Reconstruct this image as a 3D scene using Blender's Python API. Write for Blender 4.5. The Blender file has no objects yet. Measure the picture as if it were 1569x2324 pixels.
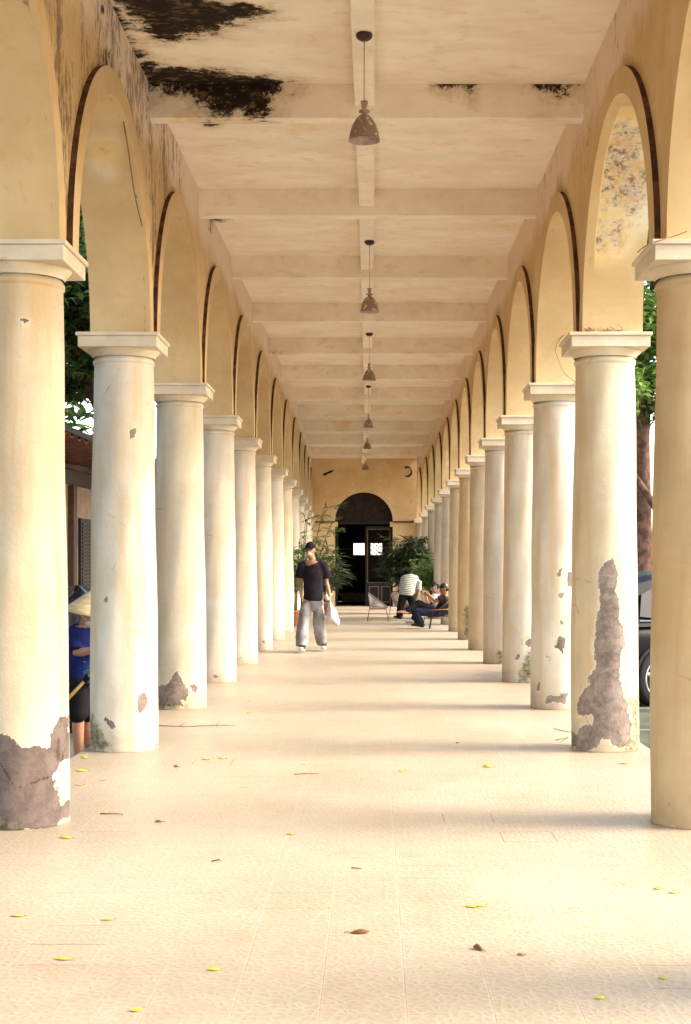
import bpy, bmesh, math, random
import numpy as np
from mathutils import Vector, Matrix

rnd = random.Random(7)
SC = bpy.context.scene
COL = SC.collection
KF, CAMZ, HX, HY = 3269.0, 1.46, 850.0, 1268.0     # focal length and vanishing point in reference pixels (1569 wide)

def yk(k): return 8.0 + 3.14 * k
def kk(y): return (y - 8.0) / 3.14
def drop(y):                                      # the old building sags towards its far end
    k = kk(y)
    return 0.0 if k < 2 else 0.45 * ((k - 2) / 10.0) ** 2.5
def fdrop(y):
    return 0.045 * min(1.0, max(0.0, kk(y) / 7.0))
def bend(y):
    k = kk(y)
    return 0.0 if k < 6 else -0.26 * ((k - 6) / 6.0) ** 2
def unproj(px, py, d):
    return Vector(((px - HX) * d / KF, d, CAMZ + (HY - py) * d / KF))
def on_floor(px, py):
    d = CAMZ * KF / (py - HY)
    for _ in range(4):
        d = (CAMZ + fdrop(d)) * KF / (py - HY)
    return Vector(((px - HX) * d / KF, d, -fdrop(d)))
def project(P):
    P = np.asarray(P, dtype=float)
    d = np.maximum(P[:, 1], 0.5)
    return np.stack([HX + P[:, 0] / d * KF, HY - (P[:, 2] - CAMZ) / d * KF], axis=1)
def signed_dist(pts, poly):
    """distance to a polygon's edge, positive inside"""
    pts = np.asarray(pts, float); poly = np.asarray(poly, float)
    best = np.full(len(pts), 1e9); inside = np.zeros(len(pts), bool)
    n = len(poly)
    for i in range(n):
        a = poly[i]; b = poly[(i + 1) % n]; ab = b - a
        L = max(ab @ ab, 1e-9)
        t = np.clip(((pts - a) @ ab) / L, 0, 1)
        best = np.minimum(best, np.hypot(*(pts - (a + t[:, None] * ab)).T))
        c = ((a[1] > pts[:, 1]) != (b[1] > pts[:, 1]))
        with np.errstate(divide='ignore', invalid='ignore'):
            xi = (b[0] - a[0]) * (pts[:, 1] - a[1]) / (b[1] - a[1]) + a[0]
        inside ^= c & (pts[:, 0] < xi)
    return np.where(inside, best, -best)

# ------------------------------------------------------------------ geometry helper
class G:
    def __init__(s): s.v = []; s.f = []; s.m = []
    def add(s, vs, fs, mi=0):
        b = len(s.v); s.v += [tuple(x) for x in vs]
        for f in fs: s.f.append([b + i for i in f]); s.m.append(mi)
        return s
    def box(s, x0, x1, y0, y1, z0, z1, mi=0, M=None):
        vs = [Vector(p) for p in ((x0,y0,z0),(x1,y0,z0),(x1,y1,z0),(x0,y1,z0),(x0,y0,z1),(x1,y0,z1),(x1,y1,z1),(x0,y1,z1))]
        if M is not None: vs = [M @ p for p in vs]
        return s.add(vs, [(0,3,2,1),(4,5,6,7),(0,1,5,4),(1,2,6,5),(2,3,7,6),(3,0,4,7)], mi)
    def loft(s, rings, mi=0, caps=True):
        n = len(rings[0]); vs = [p for r in rings for p in r]; fs = []
        for i in range(len(rings) - 1):
            for j in range(n):
                a, b = i*n + j, i*n + (j+1) % n
                fs.append((a, b, b + n, a + n))
        if caps:
            fs.append(tuple(range(n))[::-1]); fs.append(tuple((len(rings)-1)*n + j for j in range(n)))
        return s.add(vs, fs, mi)
    def tube(s, pts, rad, n=10, side=None, mi=0, round_ends=False):
        """pts: path; rad: radius or (across, through) for each point"""
        pts = [Vector(p) for p in pts]
        if not isinstance(rad, (list,)): rad = [rad] * len(pts)
        rad = [r if isinstance(r, tuple) else (r, r) for r in rad]
        if round_ends:
            t0 = (pts[1]-pts[0]).normalized(); t1 = (pts[-1]-pts[-2]).normalized()
            a, b = rad[0], rad[-1]
            pts = [pts[0]-t0*min(a)*.75] + pts + [pts[-1]+t1*min(b)*.75]
            rad = [(a[0]*.5, a[1]*.5)] + rad + [(b[0]*.5, b[1]*.5)]
        rings = []; ref = Vector(side) if side is not None else None; last = None
        for i, p in enumerate(pts):
            t = (pts[min(i+1, len(pts)-1)] - pts[max(i-1, 0)])
            if t.length < 1e-9: t = Vector((0,0,1))
            t.normalize()
            r = ref if ref is not None else (last if last is not None else (Vector((1,0,0)) if abs(t.x) < .8 else Vector((0,1,0))))
            sd = r - t * r.dot(t)
            if sd.length < 1e-4: sd = Vector((0,1,0)) - t * t.y
            sd.normalize(); last = sd; b = t.cross(sd)
            rings.append([p + sd*(rad[i][0]*math.cos(2*math.pi*j/n)) + b*(rad[i][1]*math.sin(2*math.pi*j/n)) for j in range(n)])
        return s.loft(rings, mi)
    def lathe(s, prof, n=32, c=(0,0,0), mi=0, caps=False):
        rings = [[(c[0]+r*math.cos(2*math.pi*j/n), c[1]+r*math.sin(2*math.pi*j/n), c[2]+z) for j in range(n)] for r, z in prof]
        return s.loft(rings, mi, caps)
    def ball(s, c, r, n=14, m=9, M=None, mi=0):
        r = r if isinstance(r, tuple) else (r, r, r); rings = []
        for i in range(m + 1):
            a = math.pi * (.04 + .92 * i / m) - math.pi/2
            ring = []
            for j in range(n):
                p = Vector((r[0]*math.cos(a)*math.cos(2*math.pi*j/n), r[1]*math.cos(a)*math.sin(2*math.pi*j/n), r[2]*math.sin(a)))
                if M is not None: p = M @ p
                ring.append(Vector(c) + p)
            rings.append(ring)
        return s.loft(rings, mi)
    def leaf(s, p, d, up, L, w, mi=0, fold=.15):
        p = Vector(p); d = Vector(d).normalized(); sd = d.cross(Vector(up))
        if sd.length < 1e-4: sd = Vector((1,0,0))
        sd.normalize(); nn = sd.cross(d)
        m1 = p + d*L*.35; m2 = p + d*L*.7
        vs = [p, m1+sd*w*.5+nn*w*fold, m2+sd*w*.38+nn*w*fold-nn*L*.05, p+d*L-nn*L*.12, m2-sd*w*.38+nn*w*fold-nn*L*.05, m1-sd*w*.5+nn*w*fold, m1, m2-nn*L*.05]
        return s.add(vs, [(0,6,1),(6,7,2,1),(7,3,2),(0,5,6),(5,4,7,6),(4,3,7)], mi)
    def build(s, name, mats, parent=None, smooth=False, off=None):
        me = bpy.data.meshes.new(name)
        vs = s.v
        if off is not None: vs = [(x-off[0], y-off[1], z-off[2]) for x, y, z in vs]
        me.from_pydata([tuple(v) for v in vs], [], s.f)
        if not isinstance(mats, (list, tuple)): mats = [mats]
        for m in mats: me.materials.append(m)
        if len(mats) > 1: me.polygons.foreach_set('material_index', s.m)
        if smooth: me.polygons.foreach_set('use_smooth', [True]*len(me.polygons))
        me.update()
        o = bpy.data.objects.new(name, me); COL.objects.link(o)
        if parent is not None: o.parent = parent
        return o

def attr(o, name, vals):
    a = o.data.attributes.new(name, 'FLOAT', 'POINT')
    a.data.foreach_set('value', np.asarray(vals, dtype=np.float32))
def world_pts(o, off=(0,0,0)):
    n = len(o.data.vertices); c = np.empty(n*3); o.data.vertices.foreach_get('co', c)
    return c.reshape(-1, 3) + np.asarray(off, float)
def bevel(o, w=.006, seg=2, angle=True):
    b = o.modifiers.new('bevel', 'BEVEL'); b.width = w; b.segments = seg; b.limit_method = 'ANGLE'
    return o
def fuse(o, voxel=.01, it=3):
    r = o.modifiers.new('fuse', 'REMESH'); r.mode = 'VOXEL'; r.voxel_size = voxel; r.use_smooth_shade = True
    if it:
        q = o.modifiers.new('soft', 'SMOOTH'); q.factor = .5; q.iterations = it
    return o
def tag(o, label, cat, group=None, kind=None):
    if label: o['label'] = label
    if cat: o['category'] = cat
    if group: o['group'] = group
    if kind: o['kind'] = kind
    return o
def thing(name, label, cat, loc=(0,0,0), group=None, rz=0):
    o = bpy.data.objects.new(name, None); COL.objects.link(o); o.location = loc; o.rotation_euler = (0,0,rz)
    o.empty_display_size = .1
    return tag(o, label, cat, group)

# ------------------------------------------------------------------ materials
class NT:
    def __init__(s, name, rough=.8, spec=.3):
        s.mat = bpy.data.materials.new(name); s.mat.use_nodes = True
        s.nt = s.mat.node_tree; s.b = s.nt.nodes['Principled BSDF']
        s.b.inputs['Roughness'].default_value = rough; s.b.inputs['Specular IOR Level'].default_value = spec
    def put(s, sock, v):
        if hasattr(v, 'is_output'): s.nt.links.new(v, sock)
        elif isinstance(v, (tuple, list)) and sock.type == 'RGBA' and len(v) == 3: sock.default_value = (*v, 1)
        else: sock.default_value = v
    def n(s, t, props=None, **ins):
        nd = s.nt.nodes.new(t)
        for k, v in (props or {}).items(): setattr(nd, k, v)
        for k, v in ins.items(): s.put(nd.inputs[k.replace('_', ' ')], v)
        return nd
    def math(s, op, a, b=0.0, c=None, clamp=False):
        nd = s.nt.nodes.new('ShaderNodeMath'); nd.operation = op; nd.use_clamp = clamp
        s.put(nd.inputs[0], a); s.put(nd.inputs[1], b)
        if c is not None: s.put(nd.inputs[2], c)
        return nd.outputs[0]
    def mix(s, f, a, b, mode='MIX'):
        nd = s.nt.nodes.new('ShaderNodeMix'); nd.data_type = 'RGBA'; nd.blend_type = mode
        s.put(nd.inputs[0], f); s.put(nd.inputs[6], a); s.put(nd.inputs[7], b)
        return nd.outputs[2]
    def step(s, v, lo, hi):
        nd = s.nt.nodes.new('ShaderNodeMapRange'); nd.interpolation_type = 'SMOOTHSTEP'
        s.put(nd.inputs[0], v); nd.inputs[1].default_value = lo; nd.inputs[2].default_value = hi
        return nd.outputs[0]
    def coord(s, kind='Object', scale=(1,1,1), rand=0.0):
        c = s.n('ShaderNodeTexCoord').outputs[kind]
        if rand:
            r = s.n('ShaderNodeObjectInfo').outputs['Random']
            v = s.nt.nodes.new('ShaderNodeVectorMath'); v.operation = 'ADD'
            s.nt.links.new(c, v.inputs[0])
            q = s.n('ShaderNodeCombineXYZ'); m = s.math('MULTIPLY', r, rand)
            for i in range(3): s.nt.links.new(m, q.inputs[i])
            s.nt.links.new(q.outputs[0], v.inputs[1]); c = v.outputs[0]
        return s.scaled(c, scale) if scale != (1,1,1) else c
    def scaled(s, c, scale):
        v = s.nt.nodes.new('ShaderNodeVectorMath'); v.operation = 'MULTIPLY'
        s.nt.links.new(c, v.inputs[0]); v.inputs[1].default_value = scale
        return v.outputs[0]
    def noise(s, vec, scale, detail=4, rough=.55, dist=0.0):
        return s.n('ShaderNodeTexNoise', Vector=vec, Scale=scale, Detail=detail, Roughness=rough, Distortion=dist).outputs[0]
    def attr(s, name):
        return s.n('ShaderNodeAttribute', {'attribute_name': name}).outputs['Fac']
    def bump(s, h, strength=.3, dist=.01, normal=None):
        nd = s.n('ShaderNodeBump', Height=h, Strength=strength, Distance=dist)
        if normal is not None: s.put(nd.inputs['Normal'], normal)
        return nd.outputs[0]
    def out(s, color, rough=None, normal=None):
        s.put(s.b.inputs['Base Color'], color)
        if rough is not None: s.put(s.b.inputs['Roughness'], rough)
        if normal is not None: s.put(s.b.inputs['Normal'], normal)
        return s.mat

def simple(name, col, rough=.7, var=.25, scale=14, bump=.1, spec=.3, metal=0.0, col2=None):
    t = NT(name, rough, spec); c = t.coord('Object', rand=9.0)
    nz = t.noise(c, scale, 5)
    c2 = col2 if col2 else tuple(x*(1-var) for x in col)
    colr = t.mix(t.step(nz, .35, .68), c2, col)
    t.b.inputs['Metallic'].default_value = metal
    return t.out(colr, t.math('MULTIPLY_ADD', nz, .15, rough-.07), t.bump(t.noise(c, scale*6, 3), bump, .004) if bump else None)

def mat_column():
    t = NT('column_plaster', .75, .25); c = t.coord('Object', rand=17.0)
    base = t.mix(t.step(t.noise(c, 2.2, 5), .3, .7), (.55,.485,.395), (.65,.60,.515))
    st = t.noise(t.scaled(c, (7,7,.55)), 1.0, 6, .6)
    base = t.mix(t.math('MULTIPLY', t.step(st, .47, .72), .6), base, (.54,.38,.20))
    bl = t.noise(c, 1.1, 7, .68, .4); base = t.mix(t.math('MULTIPLY', t.step(bl, .50, .64), .35), base, (.56,.43,.26))
    # small dents and hair cracks
    sp = t.noise(c, 26, 2); base = t.mix(t.math('MULTIPLY', t.step(sp, .74, .78), .6), base, (.34,.24,.16))
    crk = t.n('ShaderNodeTexVoronoi', {'feature':'DISTANCE_TO_EDGE'}, Vector=c, Scale=1.7).outputs['Distance']
    cd = t.math('MULTIPLY', t.math('SUBTRACT', 1.0, t.step(t.math('ADD', crk, t.math('MULTIPLY', t.noise(c, 14, 4), .05)), .022, .032)), t.step(t.noise(c, 1.4, 2), .56, .62))
    base = t.mix(t.math('MULTIPLY', cd, .55), base, (.3,.2,.12))
    tint = t.n('ShaderNodeObjectInfo').outputs['Color']
    base = t.mix(1.0, base, tint, 'MULTIPLY')
    # where plaster has come off (painted per column as a signed distance in metres)
    n1 = t.noise(c, 9, 8, .65); n2 = t.noise(c, 40, 4)
    e = t.math('ADD', t.attr('peel'), t.math('ADD', t.math('MULTIPLY', t.math('SUBTRACT', n1, .5), .11), t.math('MULTIPLY', t.math('SUBTRACT', n2, .5), .03)))
    e2 = t.math('ADD', t.attr('peel'), t.math('ADD', t.math('MULTIPLY', t.math('SUBTRACT', t.noise(c, 5.5, 8, .7), .5), .20), .012))
    m2 = t.step(e2, -.002, .006)
    old = t.mix(t.step(t.noise(c, 12, 6, .65), .4, .62), (.60,.46,.27), (.66,.57,.42))
    base = t.mix(t.math('MULTIPLY', m2, .75), base, old)
    zz = t.n('ShaderNodeSeparateXYZ', Vector=t.coord('Object')).outputs[2]
    gr = t.math('SUBTRACT', 1.0, t.step(t.math('ADD', zz, t.math('MULTIPLY', t.math('SUBTRACT', t.noise(c, 7, 7, .7), .5), .5)), -.02, .26))
    base = t.mix(t.math('MULTIPLY', gr, .5), base, (.36,.25,.14))
    drp = t.step(t.noise(t.scaled(c, (16,16,.8)), 1.0, 6, .65), .58, .72)
    base = t.mix(t.math('MULTIPLY', t.math('MULTIPLY', drp, t.step(zz, 1.6, 2.9)), .5), base, (.46,.32,.17))
    mask = t.step(e, -.003, .004); rim = t.math('SUBTRACT', t.step(e, -.012, -.002), mask)
    cem = t.mix(t.step(t.noise(c, 9, 9, .78), .36, .64), (.16,.115,.093), (.32,.25,.205))
    cem = t.mix(t.math('MULTIPLY', t.step(t.noise(c, 23, 4, .7), .70, .76), .55), cem, (.48,.42,.36))
    cem = t.mix(t.math('MULTIPLY', t.step(t.noise(c, 2.4, 5), .5, .68), .55), cem, (.09,.055,.045))
    cem = t.mix(t.math('MULTIPLY', t.n('ShaderNodeObjectInfo').outputs['Alpha'], .6), cem, (.075,.05,.045))
    base = t.mix(t.math('MULTIPLY', rim, .35), base, (.80,.74,.62))
    base = t.mix(mask, base, cem)
    cr = t.n('ShaderNodeTexVoronoi', {'feature':'DISTANCE_TO_EDGE'}, Vector=t.scaled(c, (1,1,.8)), Scale=2.6).outputs['Distance']
    ck = t.math('MULTIPLY', mask, t.math('SUBTRACT', 1.0, t.step(t.math('ADD', cr, t.math('MULTIPLY', t.math('SUBTRACT', t.noise(c, 9, 6, .7), .5), .22)), .002, .012)))
    ck = t.math('MULTIPLY', ck, t.n('ShaderNodeObjectInfo').outputs['Alpha'])
    base = t.mix(t.math('MULTIPLY', ck, .8), base, (.07,.04,.03))
    ms = t.math('ADD', t.attr('moss'), t.math('MULTIPLY', t.math('SUBTRACT', t.noise(c, 16, 8, .7), .5), .3))
    mossm = t.step(ms, -.02, .06)
    mcol = t.mix(t.step(t.noise(c, 30, 5), .4, .62), (.055,.05,.025), (.22,.19,.10))
    base = t.mix(t.math('MULTIPLY', mossm, .85), base, mcol)
    h = t.math('MULTIPLY_ADD', mask, -1.0, t.math('ADD', t.math('MULTIPLY_ADD', t.noise(c, 60, 4), .25, t.math('MULTIPLY', t.noise(c, 9, 5), .7)), t.math('MULTIPLY', ck, -.8)))
    return t.out(base, None, t.bump(h, .55, .014))

def mat_capital():
    t = NT('capital_plaster', .75, .25); c = t.coord('Object', rand=11.0)
    b = t.mix(t.step(t.noise(c, 4, 6), .35, .7), (.60,.50,.36), (.70,.61,.47))
    d = t.step(t.noise(t.scaled(c, (3,3,14)), 2.2, 6, .65), .6, .72)
    b = t.mix(t.math('MULTIPLY', d, .55), b, (.30,.2,.13))
    return t.out(b, None, t.bump(t.noise(c, 45, 4), .2, .006))

def mat_wall(ochre=((.56,.385,.19),(.68,.505,.275))):
    t = NT('wall_paint', .85, .2); c = t.coord('Object')
    m = t.noise(c, 1.6, 7, .6)
    b = t.mix(t.step(m, .3, .7), *ochre)
    b = t.mix(t.math('MULTIPLY', t.step(t.noise(c, 5.5, 6, .7, .6), .54, .7), .45), b, (.58,.34,.12))
    z = t.n('ShaderNodeSeparateXYZ', Vector=c).outputs[2]
    zz = t.math('ADD', z, t.math('ADD', t.math('MULTIPLY', t.math('SUBTRACT', t.noise(c, 2.0, 6, .65), .5), .6), t.attr('lift')))
    b = t.mix(t.step(zz, 4.58, 4.82), b, t.mix(m, (.70,.55,.42), (.80,.67,.51)))
    sv = t.noise(t.scaled(c, (3.0,3.0,.75)), 1.5, 8, .72)
    fine = t.noise(t.scaled(c, (1,1,.4)), 22, 5, .7)
    s = t.math('ADD', t.math('ADD', sv, t.math('MULTIPLY', t.math('SUBTRACT', fine, .5), .75)), t.math('MULTIPLY', t.attr('damp'), .25))
    b = t.mix(t.math('MULTIPLY', t.step(s, .74, .88), .8), b, (.17,.10,.065))
    e = t.math('ADD', t.attr('mould'), t.math('MULTIPLY', t.math('SUBTRACT', t.noise(c, 12, 8, .72), .5), .3))
    b = t.mix(t.step(e, -.01, .03), b, t.mix(t.noise(c, 30, 3), (.03,.014,.010), (.11,.06,.04)))
    p = t.math('ADD', t.attr('peel'), t.math('MULTIPLY', t.math('SUBTRACT', t.noise(c, 8, 9, .75), .5), .55))
    pm = t.math('MULTIPLY', t.step(p, -.03, .09), .9)
    f = t.math('SUBTRACT', 1.0, pm)
    pc = t.mix(t.step(t.noise(c, 20, 8, .75, .5), .46, .60), (.66,.54,.41), (.17,.10,.075))
    pc = t.mix(t.math('MULTIPLY', t.step(t.noise(c, 9, 5), .52, .6), .7), pc, (.68,.46,.20))
    b = t.mix(t.step(t.attr('peel'), -.17, -.01), b, t.mix(t.step(m,.4,.6), (.78,.56,.26), (.80,.72,.52)))
    b = t.mix(pm, b, pc)
    h = t.math('ADD', t.math('MULTIPLY', t.noise(c, 38, 5), .35), t.math('MULTIPLY', pm, -.8))
    return t.out(b, None, t.bump(h, .3, .008))

def mat_ceiling():
    t = NT('ceiling_whitewash', .9, .15); c = t.coord('Object')
    m = t.noise(t.scaled(c, (1.0,1.7,1.7)), 1.5, 8, .65)
    b = t.mix(t.step(m, .32, .68), (.80,.70,.57), (.90,.825,.70))
    w = t.noise(t.scaled(c, (2.2,3.4,3.4)), 2.4, 5, .6)
    b = t.mix(t.math('MULTIPLY', t.step(w, .54, .70), .42), b, (.66,.50,.36))
    y = t.step(t.noise(c, 1.1, 4), .62, .72)
    b = t.mix(t.math('MULTIPLY', y, .45), b, (.72,.47,.18))
    sm = t.noise(t.scaled(c, (6,16,16)), 2.2, 3)
    b = t.mix(t.math('MULTIPLY', t.step(sm, .75, .79), .6), b, (.28,.16,.1))
    nz = t.noise(t.scaled(c, (1.0,1.5,1.3)), 5.0, 9, .74)
    e = t.math('ADD', t.attr('mould'), t.math('MULTIPLY', t.math('SUBTRACT', nz, .5), .62))
    mk = t.math('MULTIPLY', t.step(e, -.03, .06), t.step(t.math('ADD', t.noise(c, 24, 6, .75), t.math('MULTIPLY', e, 1.2)), .38, .54))
    mc = t.mix(t.step(t.noise(t.scaled(c,(1,1.6,1.6)), 9, 7, .75), .50, .66), (.020,.012,.008), (.16,.11,.045))
    b = t.mix(mk, b, mc)
    b = t.mix(t.math('MULTIPLY', t.math('SUBTRACT', t.step(e, -.12, -.01), mk), .35), b, (.48,.30,.10))
    return t.out(b, None, t.bump(t.noise(c, 30, 5), .22, .008))

def mat_floor():
    t = NT('floor_tiles', .45, .35); c = t.coord('Object'); T = .2815
    sep = t.n('ShaderNodeSeparateXYZ', Vector=c)
    def cell(v, off):
        u = t.math('DIVIDE', t.math('SUBTRACT', v, off), T)
        fr = t.math('SUBTRACT', u, t.math('FLOOR', u))
        return t.math('FLOOR', u), t.math('MULTIPLY', t.math('SUBTRACT', .5, t.math('ABSOLUTE', t.math('SUBTRACT', fr, .5))), T)
    ix, dx = cell(sep.outputs[0], -.177 - T*40); iy, dy = cell(sep.outputs[1], 6.58 - T*60)
    def line(d, w): return t.math('SUBTRACT', 1.0, t.step(d, w*.4, w))
    wv = t.n('ShaderNodeCombineXYZ', X=ix, Y=iy).outputs[0]
    wn = t.n('ShaderNodeTexWhiteNoise', {'noise_dimensions':'2D'}, Vector=wv)
    r1 = t.n('ShaderNodeSeparateColor', Color=wn.outputs['Color'])
    lx, ly = line(dx, .0028), line(dy, .0028)
    wob = t.noise(c, 9, 3); dv = t.nt.nodes.new('ShaderNodeVectorMath'); dv.operation = 'ADD'
    t.nt.links.new(c, dv.inputs[0])
    nc = t.n('ShaderNodeTexNoise', Vector=c, Scale=14.0, Detail=2.0).outputs['Color']
    sc = t.scaled(nc, (.055,.055,0)); t.nt.links.new(sc, dv.inputs[1])
    vo = t.n('ShaderNodeTexVoronoi', {'feature':'DISTANCE_TO_EDGE', 'voronoi_dimensions':'2D'}, Vector=t.scaled(dv.outputs[0], (1,.85,1)), Scale=27.0).outputs['Distance']
    ridge = t.math('SUBTRACT', 1.0, t.step(vo, .02, .2))
    vein = t.math('MULTIPLY', ridge, t.step(t.noise(c, 11, 4), .36, .62))
    big = t.noise(c, .9, 6, .6)
    b = t.mix(t.step(big, .3, .7), (.345,.285,.20), (.405,.342,.25))
    b = t.mix(t.math('MULTIPLY', r1.outputs[2], .22), b, (.40,.29,.19))
    b = t.mix(t.math('MULTIPLY', vein, .38), b, (.52,.455,.375))
    edge = t.math('SUBTRACT', 1.0, t.step(t.math('ABSOLUTE', t.math('SUBTRACT', sep.outputs[0], -.05)), 0.0, 1.9), )
    dirt = t.math('MULTIPLY', t.step(t.noise(c, 2.2, 8, .72), .50, .74), .55)
    b = t.mix(dirt, b, (.33,.23,.145))
    edg = t.math('MULTIPLY', t.step(t.math('ADD', t.math('ABSOLUTE', t.math('ADD', sep.outputs[0], .06)), t.math('MULTIPLY', t.math('SUBTRACT', t.noise(c, 1.8, 6), .5), 1.1)), 1.25, 2.1), .4)
    b = t.mix(edg, b, (.30,.20,.12))
    b = t.mix(t.math('MULTIPLY', line(dx, .009), .25), b, (.56,.49,.41))
    b = t.mix(t.math('MULTIPLY', lx, t.math('MULTIPLY_ADD', t.step(t.noise(c, 1.3, 3), .4, .65), .55, .25)), b, (.30,.19,.12))
    b = t.mix(t.math('MULTIPLY', ly, t.math('MULTIPLY', t.step(t.noise(t.scaled(c,(.5,1,1)), 1.1, 2), .5, .66), .5)), b, (.34,.2,.12))
    dk = t.math('MAXIMUM', t.math('MULTIPLY', line(dy, .006), t.math('GREATER_THAN', r1.outputs[0], .965)), t.math('MULTIPLY', line(dx, .008), t.math('GREATER_THAN', r1.outputs[1], .992)))
    b = t.mix(t.math('MULTIPLY', dk, .85), b, (.16,.07,.035))
    spk = t.noise(c, 60, 2); b = t.mix(t.math('MULTIPLY', t.step(spk, .78, .81), .5), b, (.2,.12,.07))
    h = t.math('ADD', t.math('MULTIPLY', vo, -1.6), t.math('MULTIPLY', t.math('MAXIMUM', lx, ly), -.5))
    return t.out(b, t.math('MULTIPLY_ADD', big, .25, .30), t.bump(h, .26, .006))

def mat_leafy(name, a, b, trans=.25):
    t = NT(name, .55, .35)
    r = t.n('ShaderNodeNewGeometry').outputs['Random Per Island']
    c = t.mix(r, a, b)
    t.put(t.b.inputs['Base Color'], c)
    tr = t.n('ShaderNodeBsdfTranslucent', Color=c)
    mx = t.n('ShaderNodeMixShader'); mx.inputs[0].default_value = trans
    t.nt.links.new(t.b.outputs[0], mx.inputs[1]); t.nt.links.new(tr.outputs[0], mx.inputs[2])
    t.nt.links.new(mx.outputs[0], t.nt.nodes['Material Output'].inputs['Surface'])
    return t.mat

def mat_ground():
    t = NT('ground_paving', .9, .2); c = t.coord('Object')
    n1 = t.noise(c, .5, 6); b = t.mix(t.step(n1, .35, .65), (.26,.235,.20), (.38,.34,.28))
    x = t.n('ShaderNodeSeparateXYZ', Vector=c).outputs[0]
    gm = t.math('MULTIPLY', t.math('MULTIPLY', t.step(x, 1.6, 2.2), t.math('SUBTRACT', 1.0, t.step(x, 5.0, 6.5))), t.math('MULTIPLY_ADD', t.step(t.noise(c, 1.2, 6), .3, .6), .35, .65))
    b = t.mix(gm, b, t.mix(t.noise(c, 3.0, 5), (.03,.045,.018), (.075,.075,.05)))
    b = t.mix(t.math('SUBTRACT', 1.0, t.step(x, -3.5, -2.2)), b, (.12,.10,.085))
    b = t.mix(t.math('MULTIPLY', t.step(t.noise(c, 40, 3), .62, .7), .5), b, (.3,.28,.22))
    return t.out(b, None, t.bump(t.noise(c, 50, 4), .5, .01))

M = {}
M['column'] = mat_column(); M['capital'] = mat_capital(); M['wall'] = mat_wall(); M['ceiling'] = mat_ceiling(); M['floor'] = mat_floor(); M['ground'] = mat_ground()
M['rim'] = simple('grimy_brown_edge', (.15,.07,.045), .85, .6, 9, .3, .15)
# ------------------------------------------------------------------ the setting
X_L, X_R, HALF, HOUT = -1.93, 1.81, .20, .22
def axis_x(side, k):
    x = X_L if side < 0 else X_R
    if side > 0 and k <= 1: x -= .012 if k < 1 else .028
    if side < 0 and k <= 1: x -= .032 if k < 1 else .008
    return x + bend(yk(k))

def z65(p): return (p[0]*.4072, 1213.8 + p[1]*.4072)
def z66(p): return (930.2 + p[0]*.4072, 1213.8 + p[1]*.4072)
def z1(p): return (p[0]*.4993, p[1]*.4993)
def z2(p): return (784.5 + p[0]*.4993, p[1]*.4993)
def z3(p): return (p[0]*.4993, 575 + p[1]*.4993)
def mp(f, pts): return [f(p) for p in pts]

PEEL = {
 (-1,0): [mp(z65, [(-150,1100),(0,1110),(80,1140),(120,1190),(180,1175),(280,1180),(285,1120),(340,1000),(380,1005),(420,1230),(340,1270),(325,1290),(290,1350),(320,1380),(320,1450),(345,1505),(395,1460),(400,1560),(340,1580),(320,1630),(150,1640),(60,1665),(-150,1680)]),
          mp(z3, [(98,300),(130,305),(115,325)])],
 (-1,1): [mp(z65, [(765,1010),(770,900),(815,850),(820,930),(790,1000)]), mp(z65, [(575,1012),(585,1015),(640,1066),(632,1073),(596,1058)]),
          mp(z65, [(583,348),(602,348),(588,374)]), mp(z3, [(588,800),(612,790),(620,800),(605,835),(588,848)]), mp(z65, [(865,1165),(880,1165),(880,1185),(868,1188)])],
 (-1,2): [mp(z65, [(870,850),(930,830),(990,745),(1000,790),(1035,850),(1055,885),(1040,925),(1010,920),(1020,950),(870,958)]), mp(z65, [(1060,840),(1090,835),(1105,860),(1085,882)])],
 (-1,3): [mp(z65, [(1180,795),(1200,773),(1228,797),(1200,802)])],
 (-1,5): [mp(z65, [(1460,590),(1480,585),(1478,605)])],
 (1,0): [mp(z66, [(1430,1635),(1472,1635),(1478,1658),(1440,1662)])],
 (1,1): [mp(z66, [(1090,150),(1130,135),(1165,220),(1150,300),(1160,390),(1170,470),(1195,580),(1185,660),(1170,760),(1180,860),(1210,950),(1230,1050),(1230,1170),(1190,1190),(1130,1180),(1120,1140),(1070,1135),(1040,1180),(980,1215),(890,1180),(895,1080),(940,1120),(960,1060),(1020,1060),(1020,1010),(940,1005),(930,950),(960,880),(1010,830),(995,790),(1040,740),(1025,620),(1040,500),(1060,400),(1055,300),(1060,210)])],
 (1,2): [mp(z66, q) for q in ([(825,190),(850,185),(845,230),(820,225)], [(825,335),(860,325),(845,357)], [(840,478),(860,490),(846,512)], [(835,570),(865,580),(856,672),(803,625)], [(748,668),(785,688),(785,712)], [(706,865),(722,825),(732,828),(718,872)], [(768,900),(875,885),(872,946),(800,930),(762,947)])],
 (1,3): [mp(z66, [(643,580),(680,570),(682,620),(648,628)]), mp(z66, [(600,653),(630,680),(588,697)]), mp(z66, [(640,770),(680,765),(680,780),(648,782)])],
 (1,5): [], (1,6): [],
}
MOSS = {
 (-1,0): [mp(z65, [(-150,1500),(10,1540),(120,1620),(160,1645),(-150,1680)])],
 (-1,1): [mp(z65, [(470,1000),(520,1000),(560,1080),(620,1160),(640,1208),(470,1208)])],
 (-1,2): [mp(z65, [(860,925),(960,930),(1050,950),(1050,965),(860,965)])],
 (1,1): [mp(z66, [(1215,930),(1265,850),(1300,850),(1300,1222),(1180,1222),(1225,1120)])],
 (1,3): [mp(z66, [(640,650),(700,640),(700,825),(600,825)])],
 (1,4): [mp(z66, [(490,650),(530,640),(530,715),(480,715)])],
 (1,6): [mp(z66, [(300,400),(340,380),(340,590),(300,560)])],
 (-1,4): [mp(z65, [(1310,670),(1345,690),(1360,712),(1310,712)])],
}
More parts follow.
